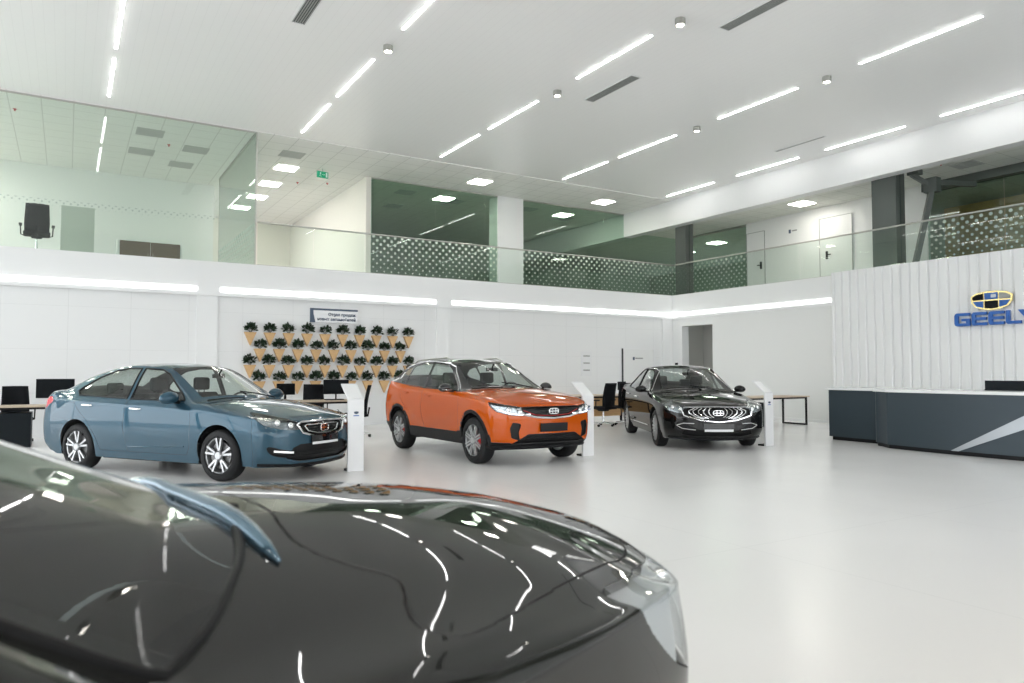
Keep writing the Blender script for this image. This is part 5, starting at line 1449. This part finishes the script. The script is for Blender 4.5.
# sign above the planters
t = thing('wall_sign', 'white wall sign with dark bar and wedge above the plant pockets', 'sign', (5.74, YA + .0, 2.775))
MB().box(-.61, .61, -.03, .03, -.175, .175, .004).build('board', M['white_gloss'], t)
MB().box(-.615, .615, -.036, -.028, .13, .178).build('top_bar', M['text_dark'], t)
MB().prism([(-.615, .178), (-.53, .178), (-.53, .05), (-.48, -.178), (-.615, -.178)], .008, lambda u, v, w_: Vector((u, -.030 - w_, v))).build('wedge', M['text_dark'], t)
text_mesh('sign_text', 'Отдел продаж', .102, M['text_dark'], t, (.56, -.034, .0), (PI / 2, 0, 0), .003, 'RIGHT', .0035)
text_mesh('sign_text', 'новых автомобилей', .102, M['text_dark'], t, (.56, -.034, -.12), (PI / 2, 0, 0), .003, 'RIGHT', .0035)
# office chairs
def chair(loc, rz, lb, group='black swivel chairs'):
    t = thing('office_chair', lb, 'chair', loc, rz, group)
    for k in range(5):
        a = 2 * PI * k / 5 + .3
        l = MB().tube([(0, 0, .10), (.29 * math.cos(a), .29 * math.sin(a), .07)], [.022, .013], 8).build('base_leg', M['chrome'], t, True)
        c = MB().lathe([(.028, -.022), (.03, 0), (.028, .022)], 14, 'y').build('castor', M['black_plastic'], l, True); c.location = (.29 * math.cos(a), .29 * math.sin(a), .031); c.rotation_euler = (0, 0, a + 1)
    MB().tube([(0, 0, .08), (0, 0, .26), (0, 0, .40)], [.028, .024, .014], 10).build('gas_lift', M['chrome'], t, True)
    s_ = MB().box(-.25, .25, -.24, .24, .43, .50, .03).box(-.10, .10, -.10, .10, .38, .44, .01).build('seat', M['mesh_black'], t, True)
    # slightly curved mesh back, tapering towards the top
    b = bmesh.new(); g = []
    for i in range(9):
        f = i / 8; z = .50 + .58 * f; hw = .235 - .03 * abs(f - .3); row = []
        for j in range(7):
            u = -1 + 2 * j / 6; row.append(b.verts.new((u * hw, .235 - .06 * u * u + .09 * f * f, z)))
        g.append(row)
    for i in range(8):
        for j in range(6): b.faces.new((g[i][j], g[i][j + 1], g[i + 1][j + 1], g[i + 1][j]))
    bmesh.ops.recalc_face_normals(b, faces=b.faces); thicken(b, .018)
    me = bpy.data.meshes.new('backrest'); b.to_mesh(me); b.free(); me.materials.append(M['mesh_black']); me.shade_smooth(); o = bpy.data.objects.new('backrest', me); C.objects.link(o); o.parent = t
    MB().tube([(0, .08, .42), (0, .25, .44), (0, .28, .62)], .018, 8).build('back_support', M['black_plastic'], t, True)
    for sd in (1, -1):
        a = MB().tube([(sd * .22, .0, .42), (sd * .29, .0, .44), (sd * .30, .02, .64)], .013, 8); a.box(sd * .30 - .03, sd * .30 + .03, -.12, .13, .64, .67, .01).build('armrest', M['black_plastic'], t, True)
    return t
def monitor(loc, rz, lb, wd=.54, keyboard=True):
    t = thing('computer_monitor', lb, 'monitor', loc, rz, 'black desktop monitors')
    MB().box(-wd / 2, wd / 2, -.02, .02, .12, .12 + wd * .58, .006).build('screen', M['screen'], t)
    MB().bar((0, .03, .01), (0, .02, .3), .05, .03).build('stand_neck', M['black_plastic'], t)
    MB().lathe([(.11, 0), (.11, .008), (.03, .014)], 20).build('stand_foot', M['black_plastic'], t, True)
    return t
def desk(x0, x1, y0, y1, lb, cab=None, frame=True, z=.75, legs=((0, 0), (0, 1), (1, 0), (1, 1)), group=None):
    cx_, cy_ = (x0 + x1) / 2, (y0 + y1) / 2
    t = thing('desk', lb, 'desk', (cx_, cy_, 0), 0, group)
    hx, hy = (x1 - x0) / 2, (y1 - y0) / 2
    MB().box(-hx, hx, -hy, hy, z - .03, z, .003).build('tabletop', M['wood_table'], t)
    MB().box(-hx + .04, hx - .04, -hy + .05, -hy + .09, z - .07, z - .03).box(-hx + .04, hx - .04, hy - .09, hy - .05, z - .07, z - .03).build('rail', M['black_plastic'], t)
    for a, b_ in legs:
        px, py = (-hx + .06 if a == 0 else hx - .06), (-hy + .07 if b_ == 0 else hy - .07)
        MB().box(px - .02, px + .02, py - .02, py + .02, 0, z - .03).build('leg', M['black_plastic'], t)
    for a in (0, 1):
        if (a, 0) in legs and (a, 1) in legs:
            px = (-hx + .06 if a == 0 else hx - .06); MB().box(px - .02, px + .02, -hy + .07, hy - .07, 0.0, .04).build('floor_bar', M['black_plastic'], t)
    if cab: MB().box(*cab, .0, .62, .004).build('drawer_unit', M['desk_blue2'], t)
    return t
# left work place
desk(-2.6, .55, 15.75, 16.45, 'long wooden-topped desk at the left edge behind the blue car', cab=(.00, .50, -.32, .32))
chair((-.80, 16.95, 0), math.radians(10), 'black swivel chair at the desk behind the tail of the blue car')
monitor((-.17, 16.20, .75), math.radians(-6), 'wide black monitor just left of the blue car boot', .62)
# middle work place in front of the planters
desk(3.2, 5.62, 15.3, 16.05, 'wooden-topped desk in front of the wall planters', legs=((0, 0), (0, 1), (1, 0), (1, 1)))
chair((4.85, 16.6, 0), math.radians(180 - 20), 'black swivel chair behind the desk below the plant pockets, over the blue bonnet')
monitor((5.12, 15.85, .75), math.radians(-12), 'black monitor right of the chair, partly behind the info stand', .55)
monitor((4.02, 15.85, .75), math.radians(15), 'black monitor seen over the windscreen of the blue car', .42)
chair((5.18, 14.72, 0), math.radians(-110), 'black swivel chair turned sideways at the end of the planter desk')
k = tag(MB().box(-.2, .2, -.07, .07, 0, .02, .005).build('keyboard', M['black_plastic']), 'black keyboard on the desk below the plant pockets', 'keyboard'); k.location = (5.0, 15.6, .752)
# table group behind the second info stand
desk(10.9, 13.4, 15.0, 15.8, 'wooden-topped table behind the black car tail', legs=((0, 0), (0, 1), (1, 0), (1, 1)))
t = thing('wood_panel', 'light wooden modesty panel under the table behind the black car', 'panel', (12.2, 15.95, .42)); MB().box(-1.2, 1.2, -.012, .012, -.28, .33, .003).build('board', M['wood'], t); MB().box(-1.2, -1.16, -.03, .03, -.42, .33).box(1.16, 1.2, -.03, .03, -.42, .33).build('side_leg', M['black_plastic'], t)
for x, y, a, lb in ((11.55, 14.45, 10, 'black swivel chair at the table, left one between info stand and black car'), (12.30, 14.5, -25, 'black swivel chair at the table, middle one beside the black car tail'),
                    (13.05, 14.4, 20, 'black swivel chair at the table, partly hidden by the black car tail')):
    chair((x, y, 0), math.radians(180 + a), lb)
monitor((12.95, 15.4, .75), math.radians(20), 'black monitor peeping out above the black car boot', .40)
# right-hand table
desk(14.0, 16.35, 12.0, 12.85, 'wooden-topped black-framed table right of the black car', legs=((0, 0), (0, 1), (1, 0), (1, 1)))
t = thing('drawer_cabinet', 'dark low cabinet under the table right of the black car', 'cabinet', (14.65, 12.5, 0))
MB().box(-.25, .25, -.28, .28, 0, .6, .005).build('body', M['desk_blue2'], t)
for q in range(3):
    d_ = MB().box(-.24, .24, -.295, -.28, .02 + q * .195, .20 + q * .195, .003).build('drawer', M['desk_blue2'], t); MB().bar((-.06, -.305, .17 + q * .195), (.06, -.305, .17 + q * .195), .012).build('handle', M['alu'], d_)
# upstairs furniture
chair((-.62, 18.85, ZM - .03), math.radians(182), 'dark high-backed chair upstairs behind the meeting room glass')
bpy.context.view_layer.update()
t = thing('pinboard', 'grey-green upholstered screen upstairs behind the meeting room glass', 'partition', (.16, 21.0, ZM - .03)); MB().box(-.36, .36, -.03, .03, .1, 1.58, .01).build('panel', M['office_wall'], t); MB().box(-.4, -.34, -.15, .15, 0, .1).box(.34, .4, -.15, .15, 0, .1).build('foot', M['alu'], t)
t = thing('sideboard', 'walnut two-door cabinet upstairs in the glass meeting room', 'cabinet', (1.83, 21.6, ZM - .03))
MB().box(-.78, .78, -.22, .22, .02, .93, .004).build('body', M['fascia'], t)
for a in (-1, 1): d_ = MB().box(min(0.005 * a, .72 * a), max(.005 * a, .72 * a), -.24, -.22, .05, .90, .003).build('door', M['wood_dark'], t); MB().bar((.06 * a, -.255, .45), (.06 * a, -.255, .6), .012).build('handle', M['alu'], d_)
